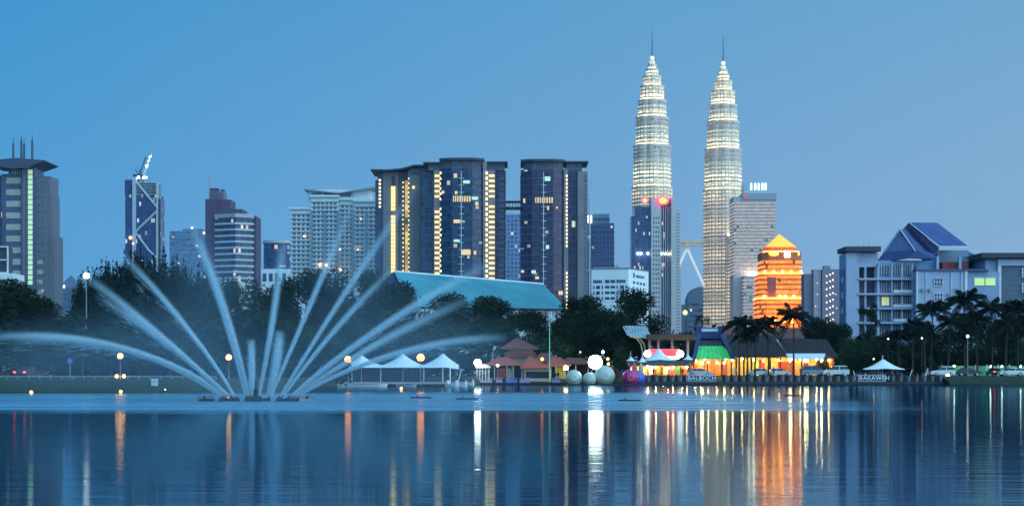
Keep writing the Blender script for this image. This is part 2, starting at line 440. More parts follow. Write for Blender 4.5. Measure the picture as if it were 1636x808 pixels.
for p in (1189, 1193): t3.box('roof_sign', lamp_red if False else mat('dull_red_sign', (.5, .05, .06), .5, emit=(1, .1, .15), es=.6), p - 1.4, p + 1.4, 311, 316, -2.2, -1.7)

# silver tower in front of the first twin
sg = facade('silver_tower_glass', (.022, .05, .15), 1.5, 3.8, .03, (1, .85, .6), .8, (.10, .14, .26), .12, .12)
sw = mat('silver_cladding', (.50, .48, .47), .5, .25)
st = B('office_tower', 'silver and blue office tower with two red illuminated signs near its top', 'skyscraper', 1047, 2200)
st.prism('glass_wing', sg, [(1008.5, 0), (1041, 0), (1041, 30), (1008.5, 30)], 345, 604)
st.prism('glass_wing_step', sg, [(1014, 2), (1041, 2), (1041, 28), (1014, 28)], 330, 345)
st.prism('shaft', sw, [(1040, -4), (1055, -4), (1055, 4), (1072, 4), (1072, -4), (1079, -4), (1079, 34), (1040, 34)], 316, 604)
st.prism('side_wing', sw, [(1079, -1), (1086, -1), (1086, 30), (1079, 30)], 332, 604)
st.prism('side_wing_lower', sw, [(1086, 0), (1088.5, 0), (1088.5, 30), (1086, 30)], 430, 604)
st.box('recess_glass', sg, 1055.4, 1071.6, 318, 600, 3, 4.2)
for i, p in enumerate((1056.5, 1060, 1063.5, 1067, 1070.5)):
    st.box('fin', sw, p - .45, p + .45, 330, 602, 1.2, 3.2)
st.windows(mat('dark_pane', (.05, .06, .09), .2), 1042, 1054, 345, 590, 3, 33, -4, .5, .45, limit=99, name='window')
st.windows(mat('dark_pane', (.05, .06, .09), .2), 1080, 1086, 340, 590, 2, 50, -1, .5, .45, limit=0)
tag(MB_ring_lights(.1, 1, 0, (0, 0), .1).build('spot', flood_hi, st.o), kind='stuff') if False else None
for p, d, s_ in ((1019, -2, 1.3), (1024, -2, 1.6), (1035, -2, 1.3), (1058, 1, 1.3), (1063.5, 1, 1.5), (1069, 1, 1.3)):
    MB().ball((st.x(p), d, st.z(405)), s_ * .75, 8).build('floodlight', flood, st.o)
red_sign = mat('red_sign', (.9, .2, .1), .5, emit=(1, .012, .04), es=8)  # halo of the red light put in as a wide glowing disc
red_core = mat('red_sign_core', (.9, .6, .1), .5, emit=(1, .50, .02), es=2.2)
for p, w_, h_ in ((1030, 4.2, 4.6), (1058.5, 10.0, 7.2)):
    f = MB(); pts = [(st.x(p) + w_ * st.k * math.cos(a), st.z(321) + h_ * st.k * math.sin(a)) for a in (2 * PI * i / 24 for i in range(24))]
    f.face([(x, -6.0, z) for x, z in pts]); f.face([(x, -4.6, z) for x, z in reversed(pts)])
    for i in range(24):
        a, b = pts[i], pts[(i + 1) % 24]; f.face([(a[0], -6, a[1]), (a[0], -4.6, a[1]), (b[0], -4.6, b[1]), (b[0], -6, b[1])])
    so = f.build('illuminated_sign', red_sign, st.o)
    f2 = MB(); c = (st.x(p), st.z(321)); f2.face([(c[0] + (x - c[0]) * .6, -6.2, c[1] + (z - c[1]) * .6) for x, z in pts]); f2.build('sign_core', red_core, so)
st.box('orange_sign', mat('orange_sign', (.8, .3, .1), .5, emit=(1, .25, .05), es=1.6), 1043, 1056, 298, 302.5, -2, -1) if False else None

# glowing orange tower with a pyramid top
og = facade('orange_flood_bands', (.25, .07, .02), 2.4, 3.9, .95, (1, .17, .005), 2.9, (.4, .12, .05), .3, .35, lv=.5)  # floodlight on the stone put in as glowing orange bands
ow = mat('terracotta_stone', (.55, .15, .05), .75)
ot = B('office_tower', 'orange floodlit office tower with a glowing pyramid roof', 'skyscraper', 1250.5, 1800)
def octo(a, b, d, c): return [(a + c, 0), (b - c, 0), (b, c * .57), (b, d - c * .57), (b - c, d), (a + c, d), (a, d - c * .57), (a, c * .57)]
T = [(octo(1212.5, 1290, 46, 12), 477, 606), (octo(1214.5, 1287, 45, 12), 437, 477), (octo(1219, 1282.5, 42, 10), 402, 437), (octo(1224, 1277, 40, 8), 394, 402)]
for q, (p, a, b) in enumerate(T):
    p = [(u, v + (0, .8, 3, 5)[q]) for u, v in p]
    if q == 3: MB().prism(ot.P(p), ot.z(b), ot.z(a - 2), top=ot.P([(1250.5 + (u - 1250.5) * .84, v * .9 + 3) for u, v in p])).build('shoulder', ow, ot.o)
    else: ot.prism('wall', ow, p, a, b)
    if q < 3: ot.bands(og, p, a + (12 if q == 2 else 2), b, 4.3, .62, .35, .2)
for q, (zz_, gg) in enumerate(((477, 2.6), (437, 2.2), (402, 1.6))):
    rp_ = ring(ot.P([(u, v + (.8, 3, 5)[q]) for u, v in T[q + 1][0]]), gg * .6); MB().prism(rp_, ot.z(zz_) + .2, ot.z(zz_) + .9, caps=False).build('floodlight_ring', mat('orange_ring', (.9, .5, .2), .5, emit=(1, .26, .01), es=26), ot.o)
py = MB(); bp = ot.P(octo(1227, 1274, 38, 2)); ap = (ot.x(1250.5), 24, ot.z(371))
bp = [(x, y + 6) for x, y in bp]
for i in range(8): py.face([(*bp[i], ot.z(394)), (*bp[(i + 1) % 8], ot.z(394)), ap])
py.build('pyramid_roof', mat('glowing_roof', (.7, .4, .05), .5, emit=(1, .30, .006), es=1.7), ot.o)  # orange light on the pyramid put in as emission
yel = mat('oval_sign_light', (.9, .7, .2), .4, emit=(1, .58, .03), es=1.8)
for p, w_ in ((1237, 8.5), (1274, 5.5)):
    m = MB(); m.ball((ot.x(p), 3.2 if p < 1260 else 6, ot.z(405)), 1, 16, (w_ * ot.k, 1.2, 3.8 * ot.k)); m.build('oval_light', yel, ot.o, True)
ot.box('square_sign', mat('white_sign_light', (.9, .9, .9), .4, emit=(1, .97, .92), es=2.2), 1253.5, 1263, 400, 411, 1.6, 3.2)
for p in (1221, 1246, 1254, 1268, 1282): MB().ball((ot.x(p), -2.2, ot.z(474)), 1.5, 8).build('floodlight', flood_o, ot.o)
for p in (1222, 1236, 1250, 1264, 1279): MB().ball((ot.x(p), -1.4, ot.z(434)), 1.2, 8).build('floodlight', flood_o, ot.o)
for p in (1219, 1234, 1250, 1264, 1284): MB().ball((ot.x(p), -6, ot.z(512)), 2.2, 8).build('floodlight', flood_o, ot.o)
ot.box('dark_glazing', mat('maroon_glass', (.26, .07, .05), .5), 1226, 1240, 442, 475, .2, .7)

# pale pink flats behind the palms
pf = B('apartment_block', 'pale pink apartment block with slanting rows of small lit windows', 'building', 1312, 1500)
pkw = mat('pink_render', (.40, .34, .38), .8); pk2 = mat('mauve_render', (.24, .21, .28), .8)
pf.box('wall', pk2, 1286, 1340, 437, 606, 4, 20); pf.box('pale_wall', pkw, 1300, 1312, 430, 606, 0, 12)
pf.box('side_block', pk2, 1313, 1341, 430, 606, -2, 18); pf.box('roof_house', pk2, 1318, 1328, 424, 430, 4, 12)
pl = mat('small_window_light', (.8, .6, .5), .5, emit=(1, .58, .32), es=2.2, sample=False)
for j in range(8):
    for i, p in enumerate((1320, 1325.5, 1330)):
        yy = 441 - i * 2.2 + j * 10.5
        pf.box('window', pl, p - .9, p + .9, yy - 1.2, yy + 1.2, -2.3, -1.9)
for (p, y) in ((1306, 452), (1306, 470), (1303, 489), (1334, 470), (1336, 492)): pf.box('window', pl, p - .6, p + .6, y - .7, y + .7, -.3 if p < 1312 else -2.3, .1 if p < 1312 else -1.9)

bs_ = B('office_slab', 'hazy dark blue slab with a stepped curved top seen below the sky bridge', 'building', 1106, 2900)
hz = mat('hazy_blue_wall', (.10, .13, .20), .7)  # distance haze put into the wall colour
pts = [(1098, 606), (1098, 478), (1102, 467), (1108, 461), (1116, 458), (1126, 458), (1126, 606)]
m = MB(); m.face([(bs_.x(a), 0, bs_.z(b)) for a, b in pts]); m.face([(bs_.x(a), 40, bs_.z(b)) for a, b in reversed(pts)])
for i in range(len(pts)):
    a, b = pts[i], pts[(i + 1) % len(pts)]; m.face([(bs_.x(a[0]), 0, bs_.z(a[1])), (bs_.x(a[0]), 40, bs_.z(a[1])), (bs_.x(b[0]), 40, bs_.z(b[1])), (bs_.x(b[0]), 0, bs_.z(b[1]))])
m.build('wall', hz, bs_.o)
bs_.box('low_wing', hz, 1087, 1099, 486, 606, 4, 30)
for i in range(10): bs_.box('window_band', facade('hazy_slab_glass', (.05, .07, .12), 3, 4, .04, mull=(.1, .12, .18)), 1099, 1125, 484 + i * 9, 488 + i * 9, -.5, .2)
MB().ball((bs_.x(1095), 3, bs_.z(499)), 3.2, 10).build('beacon', mat('yellow_beacon', (.8, .8, .2), .5, emit=(.75, .85, .2), es=4, sample=False), bs_.o)

# ------------------------------------------------------------------ residences with lit balconies
rg_ = facade('residence_glass', (.016, .045, .105), 2.2, 4.2, .008, (1, .78, .45), .9, (.07, .09, .17), .14, .10, mh=.5)
rg2 = facade('residence_glass_violet', (.030, .026, .075), 2.2, 4.2, .008, (.8, .95, .7), .7, (.08, .07, .15), .14, .10, mh=.5)
crn = mat('crown_screen', (.10, .11, .15), .6, var=.6, vsc=.5)
balc = mat('lit_balcony', (.8, .6, .3), .6, emit=(1, .66, .22), es=1.5, sample=False)
dot = mat('stair_light', (.9, .8, .5), .5, emit=(1, .78, .34), es=2.6, sample=False)
amber = facade('amber_stairwell', (.3, .2, .06), 3, 4.2, .9, (1, .62, .14), .9, (.35, .25, .1), .2, .5)
roomlit = mat('room_light', (.9, .6, .3), .5, emit=(1, .60, .28), es=.6, sample=False)
greenlit = mat('greenish_room_light', (.6, .8, .6), .5, emit=(.55, 1, .75), es=.45, sample=False)
def roof_slab(b, px0, px1, py, th, d0, d1, m=roof_dark, up=0):
    return b.box('roof_overhang', m, px0, px1, py, py + th, d0, d1)
def rows(b, m, px0, px1, y0, y1, pitch, th, d, name, skip=lambda k: False):
    k, y = 0, y0
    while y < y1:
        if not skip(k): b.box(name, m, px0, px1, y, y + th, d - .5, d + .1)
        k += 1; y += pitch
r1 = B('apartment_tower', 'dark glass apartment tower with yellow lit balconies either side of its face', 'apartment tower', 740, 1200)
face1 = [(704, 0), (722, -3), (755, -3), (771.5, 0), (771.5, 34), (704, 34)]
r1.prism('glass_face', rg_, face1, 270, 606); r1.bands(rg_, face1, 276, 600, 4.25, .62, .25, .2)
r1.prism('crown', crn, [(705, .5), (722, -2.4), (755, -2.4), (771, .5), (771, 34), (705, 34)], 257, 270)
r1.prism('roof_overhang', roof_dark, [(702, -2), (722, -6), (757, -6), (774, -2), (774, 36), (702, 36)], 253.5, 257)
r1.box('balcony_bay', stone_grey, 693, 704, 272, 606, 1.5, 30); r1.box('bay_crown', crn, 684, 704.6, 261, 272, 2, 30); roof_slab(r1, 676, 705, 259, 2.2, -1, 32)
r1.box('blue_wing', rg_, 672, 693, 272, 606, 6, 32)
r1.box('stone_pier', stone_grey, 771.7, 778, 260, 606, -1.5, 30)
r1.box('balcony_bay', stone_grey, 778, 791, 272, 606, 1.5, 30); r1.box('bay_crown', crn, 778.2, 806, 260, 272, 2, 30); roof_slab(r1, 777, 811, 258, 2.2, -1, 32)
r1.box('dark_wing', rg2, 791, 808, 272, 606, 4, 32)
r1.windows(mat('grey_pane', (.10, .11, .14), .25), 797, 805, 280, 470, 2, 22, 4, .5, .5, limit=44, name='wing_window')
rows(r1, balc, 694.5, 702, 279, 470, 8.2, 3.4, 1.3, 'lit_balcony', lambda k: k in (5, 6))
rows(r1, dot, 702.8, 705.2, 275, 470, 8.2, 3.6, .2, 'stair_light', lambda k: k == 6)
rows(r1, balc, 781, 790, 279, 470, 8.2, 3.2, 1.3, 'lit_balcony', lambda k: k in (5,))
rows(r1, dot, 776.2, 779.2, 275, 470, 8.2, 4.2, -1.6, 'stair_light')
r1.box('mast_line', white_metal, 736.7, 737.7, 275, 606, -4.2, -3.4)
rows(r1, white_metal, 733, 741.5, 285, 450, 11.4, .8, -3.6, 'balcony_slab')
for (a, b, c, d, mm) in ((724, 737, 313.5, 323, roomlit), (738.5, 752, 314, 323, roomlit), (740, 751, 289, 294, greenlit), (754, 764, 315, 320, greenlit), (737, 752, 399, 407.5, roomlit), (757, 761, 401, 407, roomlit), (725, 736, 351.5, 357, roomlit), (727, 731, 306, 311, roomlit), (706, 710, 305.5, 310, roomlit), (725, 735, 383, 387, greenlit), (747, 750, 409, 413, roomlit)):
    r1.box('lit_window', mm, a, b, c, d, -3.6, -3.2)
for p in (726.5, 730, 733.5, 741, 745, 749): r1.box('balcony_post', rg_, p - .7, p + .7, 313.5, 323, -3.9, -3.5)

r0 = B('apartment_tower', 'grey apartment tower with two tall amber lit stairwell strips beside the white condominium', 'apartment tower', 640, 1230)
r0.box('stone_pier', stone_grey, 612, 636, 275, 606, 0, 30); r0.box('stone_pier', stone_grey, 652, 672, 273, 606, -2, 32)
r0.box('wall', mat('dark_stone', (.13, .13, .17), .8), 634, 655, 274, 606, 3, 30)  # darker, bluer stone than the piers
r0.box('blue_wing', rg_, 599, 613, 287, 606, 3, 28)
r0.box('side_wing', rg2, 670, 681, 276, 606, 1, 30)
r0.box('crown', crn, 603, 622, 272, 287, 2.4, 28); r0.box('crown', crn, 655, 685, 270, 280, -2.4, 30)
rf = MB()                                          # one long roof that rises in a gentle curve
prof = [(593, 271.5), (620, 272), (640, 270.5), (652, 267.5), (662, 264.5), (678, 264.5), (690, 266)]
for i in range(len(prof) - 1):
    (a, ya), (b, yb) = prof[i], prof[i + 1]
    for s_, t_ in ((0, 2.2),):
        z0, z1 = r0.z(ya), r0.z(yb); q0, q1 = z0 - t_ * r0.k, z1 - t_ * r0.k
        xa, xb = r0.x(a), r0.x(b)
        rf.face([(xa, -6, z0), (xb, -6, z1), (xb, 34, z1), (xa, 34, z0)]); rf.face([(xa, -6, q0), (xa, 34, q0), (xb, 34, q1), (xb, -6, q1)])
        rf.face([(xa, -6, q0), (xb, -6, q1), (xb, -6, z1), (xa, -6, z0)]); rf.face([(xa, 34, q0), (xa, 34, z0), (xb, 34, z1), (xb, 34, q1)])
rf.build('roof_overhang', roof_dark, r0.o)
rows(r0, mat('amber_panel', (.8, .5, .15), .5, emit=(1, .70, .22), es=1.7, sample=False), 625, 631.5, 298, 470, 6.6, 5.4, -.3, 'stairwell_window', lambda k: k == 6)
r0.box('amber_strip', amber, 646.5, 651.5, 288, 606, 2.2, 2.9)
rows(r0, dot, 652.6, 653.8, 285, 470, 7.4, 2, -2.2, 'stair_light'); rows(r0, dot, 643, 644.2, 290, 470, 7.4, 2, 2.8, 'stair_light')
rows(r0, dot, 605, 608, 286, 330, 6.0, 3, 2.6, 'stair_light')
r0.box('dark_slot', roof_dark, 626, 631.5, 282, 296, -.3, .2)
for (a, b) in ((678, 297), (679, 428), (661, 300)): MB().ball((r0.x(a), -3, r0.z(b)), .8, 8).build('balcony_lamp', dot, r0.o)

r2 = B('apartment_tower', 'dark violet glass apartment tower with grey stone piers next to the blue gridded block', 'apartment tower', 886, 1200)
face2 = [(832, 0), (850, -3), (884, -3), (900.5, 0), (900.5, 34), (832, 34)]
r2.prism('glass_face', rg2, face2, 272, 606); r2.bands(rg2, face2, 278, 600, 4.25, .62, .25, .2)
r2.prism('crown', crn, [(837, .5), (850, -2.4), (884, -2.4), (900, .5), (900, 34), (837, 34)], 259, 272)
r2.prism('roof_overhang', roof_dark, [(832, -2), (850, -6), (886, -6), (903, -2), (903, 36), (832, 36)], 255.5, 259)
r2.box('stone_pier', stone_grey, 900.7, 907.5, 270, 606, -1.5, 30)
r2.box('dark_wing', rg2, 907.5, 923, 272, 606, 2, 32); r2.box('side_crown', crn, 905, 930, 259, 272, 2, 30); roof_slab(r2, 903, 940, 257.5, 2.2, -1, 32)
r2.box('stone_pier', stone_grey, 923, 938.5, 274, 606, -.5, 30)
rows(r2, mat('rib_stone', (.22, .22, .26), .8), 935.5, 939.2, 278, 470, 7.6, 4, -.8, 'side_balcony')
rows(r2, dot, 904.3, 906.2, 280, 494, 6.2, 3, -1.6, 'stair_light', lambda k: 18 < k < 25)
r2.box('mast_line', white_metal, 867.7, 868.7, 276, 606, -4.2, -3.4)
rows(r2, white_metal, 865, 873, 285, 480, 11.4, .8, -3.6, 'balcony_slab')
for (a, b, c, d, mm) in ((855, 868, 316, 325, roomlit), (869.5, 883, 316, 325, roomlit), (836, 839, 318, 325, roomlit), (874, 877, 330, 336, roomlit), (872, 877, 392, 398, greenlit), (849, 856, 432, 437, greenlit), (892, 899, 465, 471, roomlit), (870, 879, 283, 290, greenlit), (855, 861, 442, 446, roomlit), (888, 891, 331, 334, roomlit)):
    r2.box('lit_window', mm, a, b, c, d, -3.6, -3.2)
for p in (857.5, 861.5, 865, 872, 876, 880): r2.box('balcony_post', rg2, p - .8, p + .8, 316, 325, -3.9, -3.5)
bb = B('foot_bridge', 'covered glazed bridge high up between the two dark apartment towers', 'bridge', 820, 1210)
bb.box('deck', dark_metal, 806, 833, 329.5, 333, 4, 12); bb.box('roof', roof_dark, 806, 833, 320, 322, 4, 12)
for p in (810, 814.5, 819, 823.5, 828): bb.box('post', dark_metal, p - .5, p + .5, 322, 329.5, 4.2, 5)

# ------------------------------------------------------------------ condominium in white
cw = mat('condo_white', (.80, .82, .84), .7, var=.1, vsc=.1); cp = mat('condo_pane', (.08, .11, .16), .25)
cb = B('condominium', 'white condominium block with winged roof and rows of balconies', 'apartment building', 543, 1300)
secs = [(464, 497, 333, 2), (497, 541, 314, 0), (541, 566, 318, 4), (566, 606, 322, -2), (606, 622, 332, 3)]
for a, b, t_, d in secs: cb.box('wall', cw, a, b, t_, 606, d, 26)
cb.box('penthouse', cw, 491, 592, 302, 318, 5, 24)
for q, (a, b, t_, d) in enumerate(secs):
    n = 18; y1 = t_ + 8 + n * 7.1
    cols = {0: 4, 1: 6, 2: 3, 3: 5, 4: 2}[q]
    cb.windows(cp, a + 2, b - 2, t_ + 8, y1, cols, n, d, .62, .52, limit=20, depth=.25)
    for j in range(n): cb.box('balcony_slab', cw, a + (1 if q in (2,) else -.6), b - (1 if q in (2,) else -.6), t_ + 6.6 + j * 7.1, t_ + 8.2 + j * 7.1, d - 1.8, d)
    cb.box('cornice', cw, a - 1.4, b + 1.4, t_ - 2.2, t_ + 1, d - 2.4, 26.4)
for p, w_, d in ((498.6, 1.6, -.2), (519, 2.4, -.2), (540, 2, -.3), (564.5, 2, -2.2), (586, 2.2, -2.2), (605, 1.4, -2.2)): cb.box('shade_strip', mat('condo_shade', (.26, .31, .38), .8), p - w_, p + w_, 337, 480, d - 1.7, d)  # shade of the recessed bays put in as darker proud strips
cb.box('penthouse_glazing', cp, 497, 560, 307, 313, 4.6, 5.05)
for (x0, x1, y0, y1) in ((485, 541, 301, 307), (541, 607, 307, 296.5)):
    m = MB(); a, b = cb.x(x0), cb.x(x1); z0, z1 = cb.z(y0), cb.z(y1); th = .9
    P8 = [(a, 0, z0 - th), (b, 0, z1 - th), (b, 27, z1 - th), (a, 27, z0 - th), (a, 0, z0), (b, 0, z1), (b, 27, z1), (a, 27, z0)]
    for f in ((0, 1, 5, 4), (1, 2, 6, 5), (2, 3, 7, 6), (3, 0, 4, 7), (4, 5, 6, 7), (3, 2, 1, 0)): m.face([P8[i] for i in f])
    m.build('roof_wing', mat('roof_pale_grey', (.35, .37, .40), .6), cb.o)
for p in (494, 514, 540, 566, 588): cb.box('roof_post', white_metal, p - .5, p + .5, 303, 314, 3, 3.8)
for (a, b) in ((577.5, 350.5), (544, 399), (572, 399.5), (544, 431), (487, 378), (522, 424), (512, 424)): MB().ball((cb.x(a), -3.2, cb.z(b)), (.5 if b < 420 else .75), 8).build('balcony_lamp', lamp_small, cb.o)

# ------------------------------------------------------------------ towers at the other end
lg = facade('banded_tower_glass', (.03, .05, .13), 1.6, 3.8, .03, mull=(.08, .1, .18))
ls_ = mat('tower_stone', (.17, .155, .19), .8); cream = mat('cream_band', (.50, .44, .36), .7); lb = mat('slate_band', (.08, .105, .19), .6)
l1 = B('office_tower', 'banded office tower with a curved canopy roof, four masts and a green lit strip', 'skyscraper', 38, 1500)
l1.box('wall', lb, 2, 38, 278, 606, 0, 30); l1.box('glass_wing', lg, -90, 8, 280, 606, 3, 34); l1.box('glass_wing_front', lg, -90, 3, 330, 606, -4, 20)
for i in range(12):
    y = 284 + i * 18.5
    l1.box('cream_band', cream, 10, 33.5, y, y + 9.4, -.5, .3)
    for p in (20, 31):
        if i in (1,): l1.box('window', lg, p - 1, p + 1, y - 6, y - 3, -.4, .2)
l1.box('shaft', mat('slate_shaft', (.09, .11, .18), .6), 37.5, 56, 268, 606, -2, 28)
l1.box('corner_pier', ls_, 36.5, 42, 270, 606, -3, 0)
glp = mat('green_strip_light', (.6, .8, .5), .5, emit=(.72, 1, .50), es=.42, sample=False)
for i in range(23): l1.box('lit_panel', glp, 46, 53, 272 + i * 8, 278.6 + i * 8, -2.6, -1.9)
l1.box('stone_wing', ls_, 56, 79, 281, 606, 2, 30); l1.box('stone_wing_step', ls_, 79, 81, 310, 606, 3, 30); l1.box('stone_wing_low', ls_, 79, 86.5, 376, 606, 1.4, 30)
l1.windows(lg, 57, 71, 296, 470, 2, 14, 2, .22, .28, limit=28); l1.windows(cream, 58, 68, 410, 490, 1, 5, 2, .9, .4, limit=5, name='cream_panel')
rowsx = [(y, 81) for y in range(314, 374, 5)] + [(y, 87) for y in range(380, 480, 5)]
cn = MB(); prof = [(-14, 264, 0), (6, 257.5, 0), (30, 255, 0), (55, 257, 0), (77, 258.5, 0)]; und = [(-14, 266), (6, 268), (22, 272), (46, 270.5), (62, 265), (77, 259.6)]
top = [(l1.x(a), l1.z(b)) for a, b, _ in prof]; bot = [(l1.x(a), l1.z(b)) for a, b in und]
for y0, y1 in ((-12, 34),):
    loop = top + bot[::-1]
    cn.face([(x, y0, z) for x, z in loop][::-1]); cn.face([(x, y1, z) for x, z in loop])
    for i in range(len(loop)):
        a, b = loop[i], loop[(i + 1) % len(loop)]; cn.face([(a[0], y0, a[1]), (b[0], y0, b[1]), (b[0], y1, b[1]), (a[0], y1, a[1])])
cn.build('canopy_roof', mat('canopy_slate', (.06, .06, .11), .55), l1.o)
l1.box('roof_drum', ls_, 12, 50, 268, 279, 3, 26)
for p in (20, 24, 28, 32): l1.box('drum_post', white_metal, p - .5, p + .5, 270, 279, 0, .8)
for p, t_ in ((17, 218), (30, 213), (34.5, 219), (47.5, 213)):
    MB().tube([(l1.x(p), 8, l1.z(256)), (l1.x(p), 8, l1.z(t_ + 9)), (l1.x(p), 8, l1.z(t_ + 8.8)), (l1.x(p), 8, l1.z(t_))], [.9, .8, .3, .2], 8).build('mast', mat('mast_dark', (.07, .07, .10), .5), l1.o)

wf = B('framed_building', 'white framed rooftop screen with dark panels in front of the banded tower', 'building', 0, 520)
wf.box('base', concrete, -40, 20, 437, 606, 0, 12); wf.box('dark_panel', mat('slate_panel', (.06, .065, .09), .6), -40, 11, 394, 437, 1, 6)
for y in (393, 414, 434.5): wf.box('frame_rail', white_metal, -40, 12, y, y + 1.8, .3, 1)
wf.box('frame_post', white_metal, 10.4, 12.2, 394.8, 434.4, .3, 1); wf.box('parapet', white_wall, -40, 21, 436.5, 446, -.6, 12)

sb = B('office_block', 'small hazy office block with a pointed roof and white lit sign', 'building', 106, 1900)
sb.box('wall', hz, 88, 122, 458, 606, 0, 30); sb.bands(facade('hazy_block_glass', (.07, .10, .18), 3, 4, .05, (.6, .8, 1), .6, (.14, .2, .32), .6), [(88, 0), (122, 0), (122, 30), (88, 30)], 464, 600, 5, .5, .4)  # wall and glass carry the haze in their colours
m = MB(); q = [(sb.x(93), 2), (sb.x(124), 2), (sb.x(124), 28), (sb.x(93), 28)]
for i in range(4): m.face([(*q[i], sb.z(458)), (*q[(i + 1) % 4], sb.z(458)), (sb.x(108), 15, sb.z(438))])
m.build('pointed_roof', hz, sb.o)
sb.box('roof_sign', mat('white_roof_sign', (.9, .9, .9), .5, emit=(.9, 1, .95), es=3, sample=False), 89.5, 104, 455.5, 459.5, -2, -1)

cg = facade('braced_tower_glass', (.02, .045, .15), 2, 4.2, .05, (.8, .9, 1), .7, (.06, .1, .22), .2, .12)
pale_steel = mat('pale_steel', (.46, .50, .56), .5)
c1 = B('office_tower', 'unfinished glass office tower with white diagonal braces and open top floors', 'skyscraper', 227, 2000)
c1.box('glass_wall', cg, 200, 253, 311, 606, 0, 36); c1.box('side_glass', cg, 199, 212, 287, 311, 1, 30)
for i in range(6): c1.box('open_floor', concrete, 213, 249, 291 + i * 3.6, 292.6 + i * 3.6, 2, 34)
for p in (222, 231, 240, 247): c1.box('floor_post', concrete, p - .5, p + .5, 288, 311, 4, 5)
c1.box('corner_column', pale_steel, 212, 217.5, 284, 606, -2, 3); c1.box('corner_column', pale_steel, 250, 253, 292, 606, -2, 3)
c1.box('hoist_tower', dark_metal, 253.6, 256, 318, 606, -1, 3)
for a, b, c, d in ((217, 290, 251, 331), (251, 337, 217, 370), (217, 372, 238, 400), (238, 400, 251, 412)):
    MB().tube([(c1.x(a), -1, c1.z(b)), (c1.x(c), -1, c1.z(d))], 1.15, 6).build('diagonal_brace', pale_steel, c1.o)
MB().ball((c1.x(209), -2, c1.z(380)), 1.5, 8).build('work_light', lamp_amber, c1.o)
MB().ball((c1.x(213), -2, c1.z(389)), .8, 8).build('work_light', lamp_amber, c1.o)
for (px0, py0, px1, py1, lb_) in ((228, 286, 244, 242, 'taller tower crane with white lamps along its jib on the unfinished tower'), (222, 285, 233, 251, 'shorter dark luffing crane behind the lamp lit crane')):
    cr = B('tower_crane', lb_, 'crane', px0, 2000 + (12 if px0 == 228 else 22)); cr.o.location.z = cr.z(284) + 1; z0 = cr.z(284)
    zz = lambda y: cr.z(y) - z0
    MB().box(-1, 1, -1, 1, zz(300), zz(py0 - 6)).build('mast', dark_metal, cr.o)
    jb = MB(); p0, p1 = Vector((0, 0, zz(py0 - 4))), Vector((cr.x(px1), 0, zz(py1)))
    for off in ((-.7, -.7), (.7, -.7), (0, .9)): jb.tube([p0 + Vector((off[1] * .8, off[0], 0)), p1 + Vector((off[1] * .3, off[0] * .3, 0))], .28, 4)
    for i in range(14):
        a, b = p0.lerp(p1, i / 14), p0.lerp(p1, (i + 1) / 14); jb.tube([a + Vector((-.6, -.6, 0)), b + Vector((.6, .6, 0))], .2, 4)
    jb.build('jib', pale_steel if px0 == 228 else dark_metal, cr.o)
    MB().box(-6, 1.5, -1.5, 1.5, zz(py0 - 3), zz(py0 - 6)).build('machine_deck', dark_metal, cr.o)
    MB().tube([(0, 0, zz(py0 - 6)), (-4, 0, zz(py0 - 14))], .5, 5).build('back_mast', dark_metal, cr.o)
    if px0 == 228:
        for t_, s_ in ((.42, .9), (.62, .45), (.78, .75)): MB().ball(p0.lerp(p1, t_) + Vector((0, -1.5, 0)), s_, 8).build('lamp', lamp_white, cr.o)
        for dx in (-4, 1.5, 4): MB().ball((dx, -2, zz(py0 - 2)), 1.15 if dx < 2 else .7, 8).build('lamp', lamp_white, cr.o)

hb = B('office_block', 'pale blue glazed office block in haze behind the tall casuarina grove', 'building', 300, 2300)
hbg = facade('pale_haze_glass', (.10, .17, .28), 3, 4, .02, mull=(.16, .25, .38), mw=.5)  # pale blue of the haze put into glass and frames
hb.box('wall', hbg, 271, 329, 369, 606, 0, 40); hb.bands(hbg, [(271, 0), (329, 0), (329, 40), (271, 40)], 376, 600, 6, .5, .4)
hb.box('roof_house', hbg, 290, 322, 365, 369, 6, 30)
for p in (307, 326): MB().ball((hb.x(p), -1, hb.z(364 if p == 307 else 372)), 1.2, 8).build('warning_lamp', mat('warning_lamp', (.9, .4, .3), .5, emit=(1, .4, .25), es=6, sample=False), hb.o)

ms = mat('maroon_stone', (.085, .055, .11), .6); mr = facade('maroon_ribbon', (.05, .05, .10), 2, 4, .04, (1, .85, .7), .8, (.10, .08, .14), .15, .15)
m1 = B('office_tower', 'maroon office tower with stepped roof, thin antenna and white ribbon floors', 'skyscraper', 368, 1400)
m1.box('slab', ms, 328, 346, 318, 606, 0, 30); m1.box('upper_block', ms, 332, 367, 318, 606, 4, 30); m1.box('step_block', ms, 367, 386, 333, 606, 5, 30)
m1.box('top_screen', mat('mauve_screen', (.22, .17, .24), .7), 332, 356, 305, 318, 6, 20)
for p in (336, 340, 344, 348, 352): m1.box('screen_fin', ms, p - .5, p + .5, 306, 317, 5.4, 6)
m1.box('roof_stub', ms, 333, 346, 299, 305, 7, 15); m1.box('roof_stub', ms, 350, 355, 301, 305, 8, 15)
an = MB(); 
for dx, dy in ((-1, 0), (1, 0), (0, 1.5)): an.tube([(m1.x(332.5) + dx, 8 + dy, m1.z(305)), (m1.x(332.5) + dx * .25, 8 + dy * .25, m1.z(275))], .25, 4)
for i in range(8): an.tube([(m1.x(332.5) - 1, 8, m1.z(305 - i * 3.6)), (m1.x(332.5) + .8, 8, m1.z(301.4 - i * 3.6))], .18, 4)
an.build('antenna', pale_steel, m1.o)
FP = [(345, -3), (380, -12), (405, -4), (405, 26), (345, 26)]
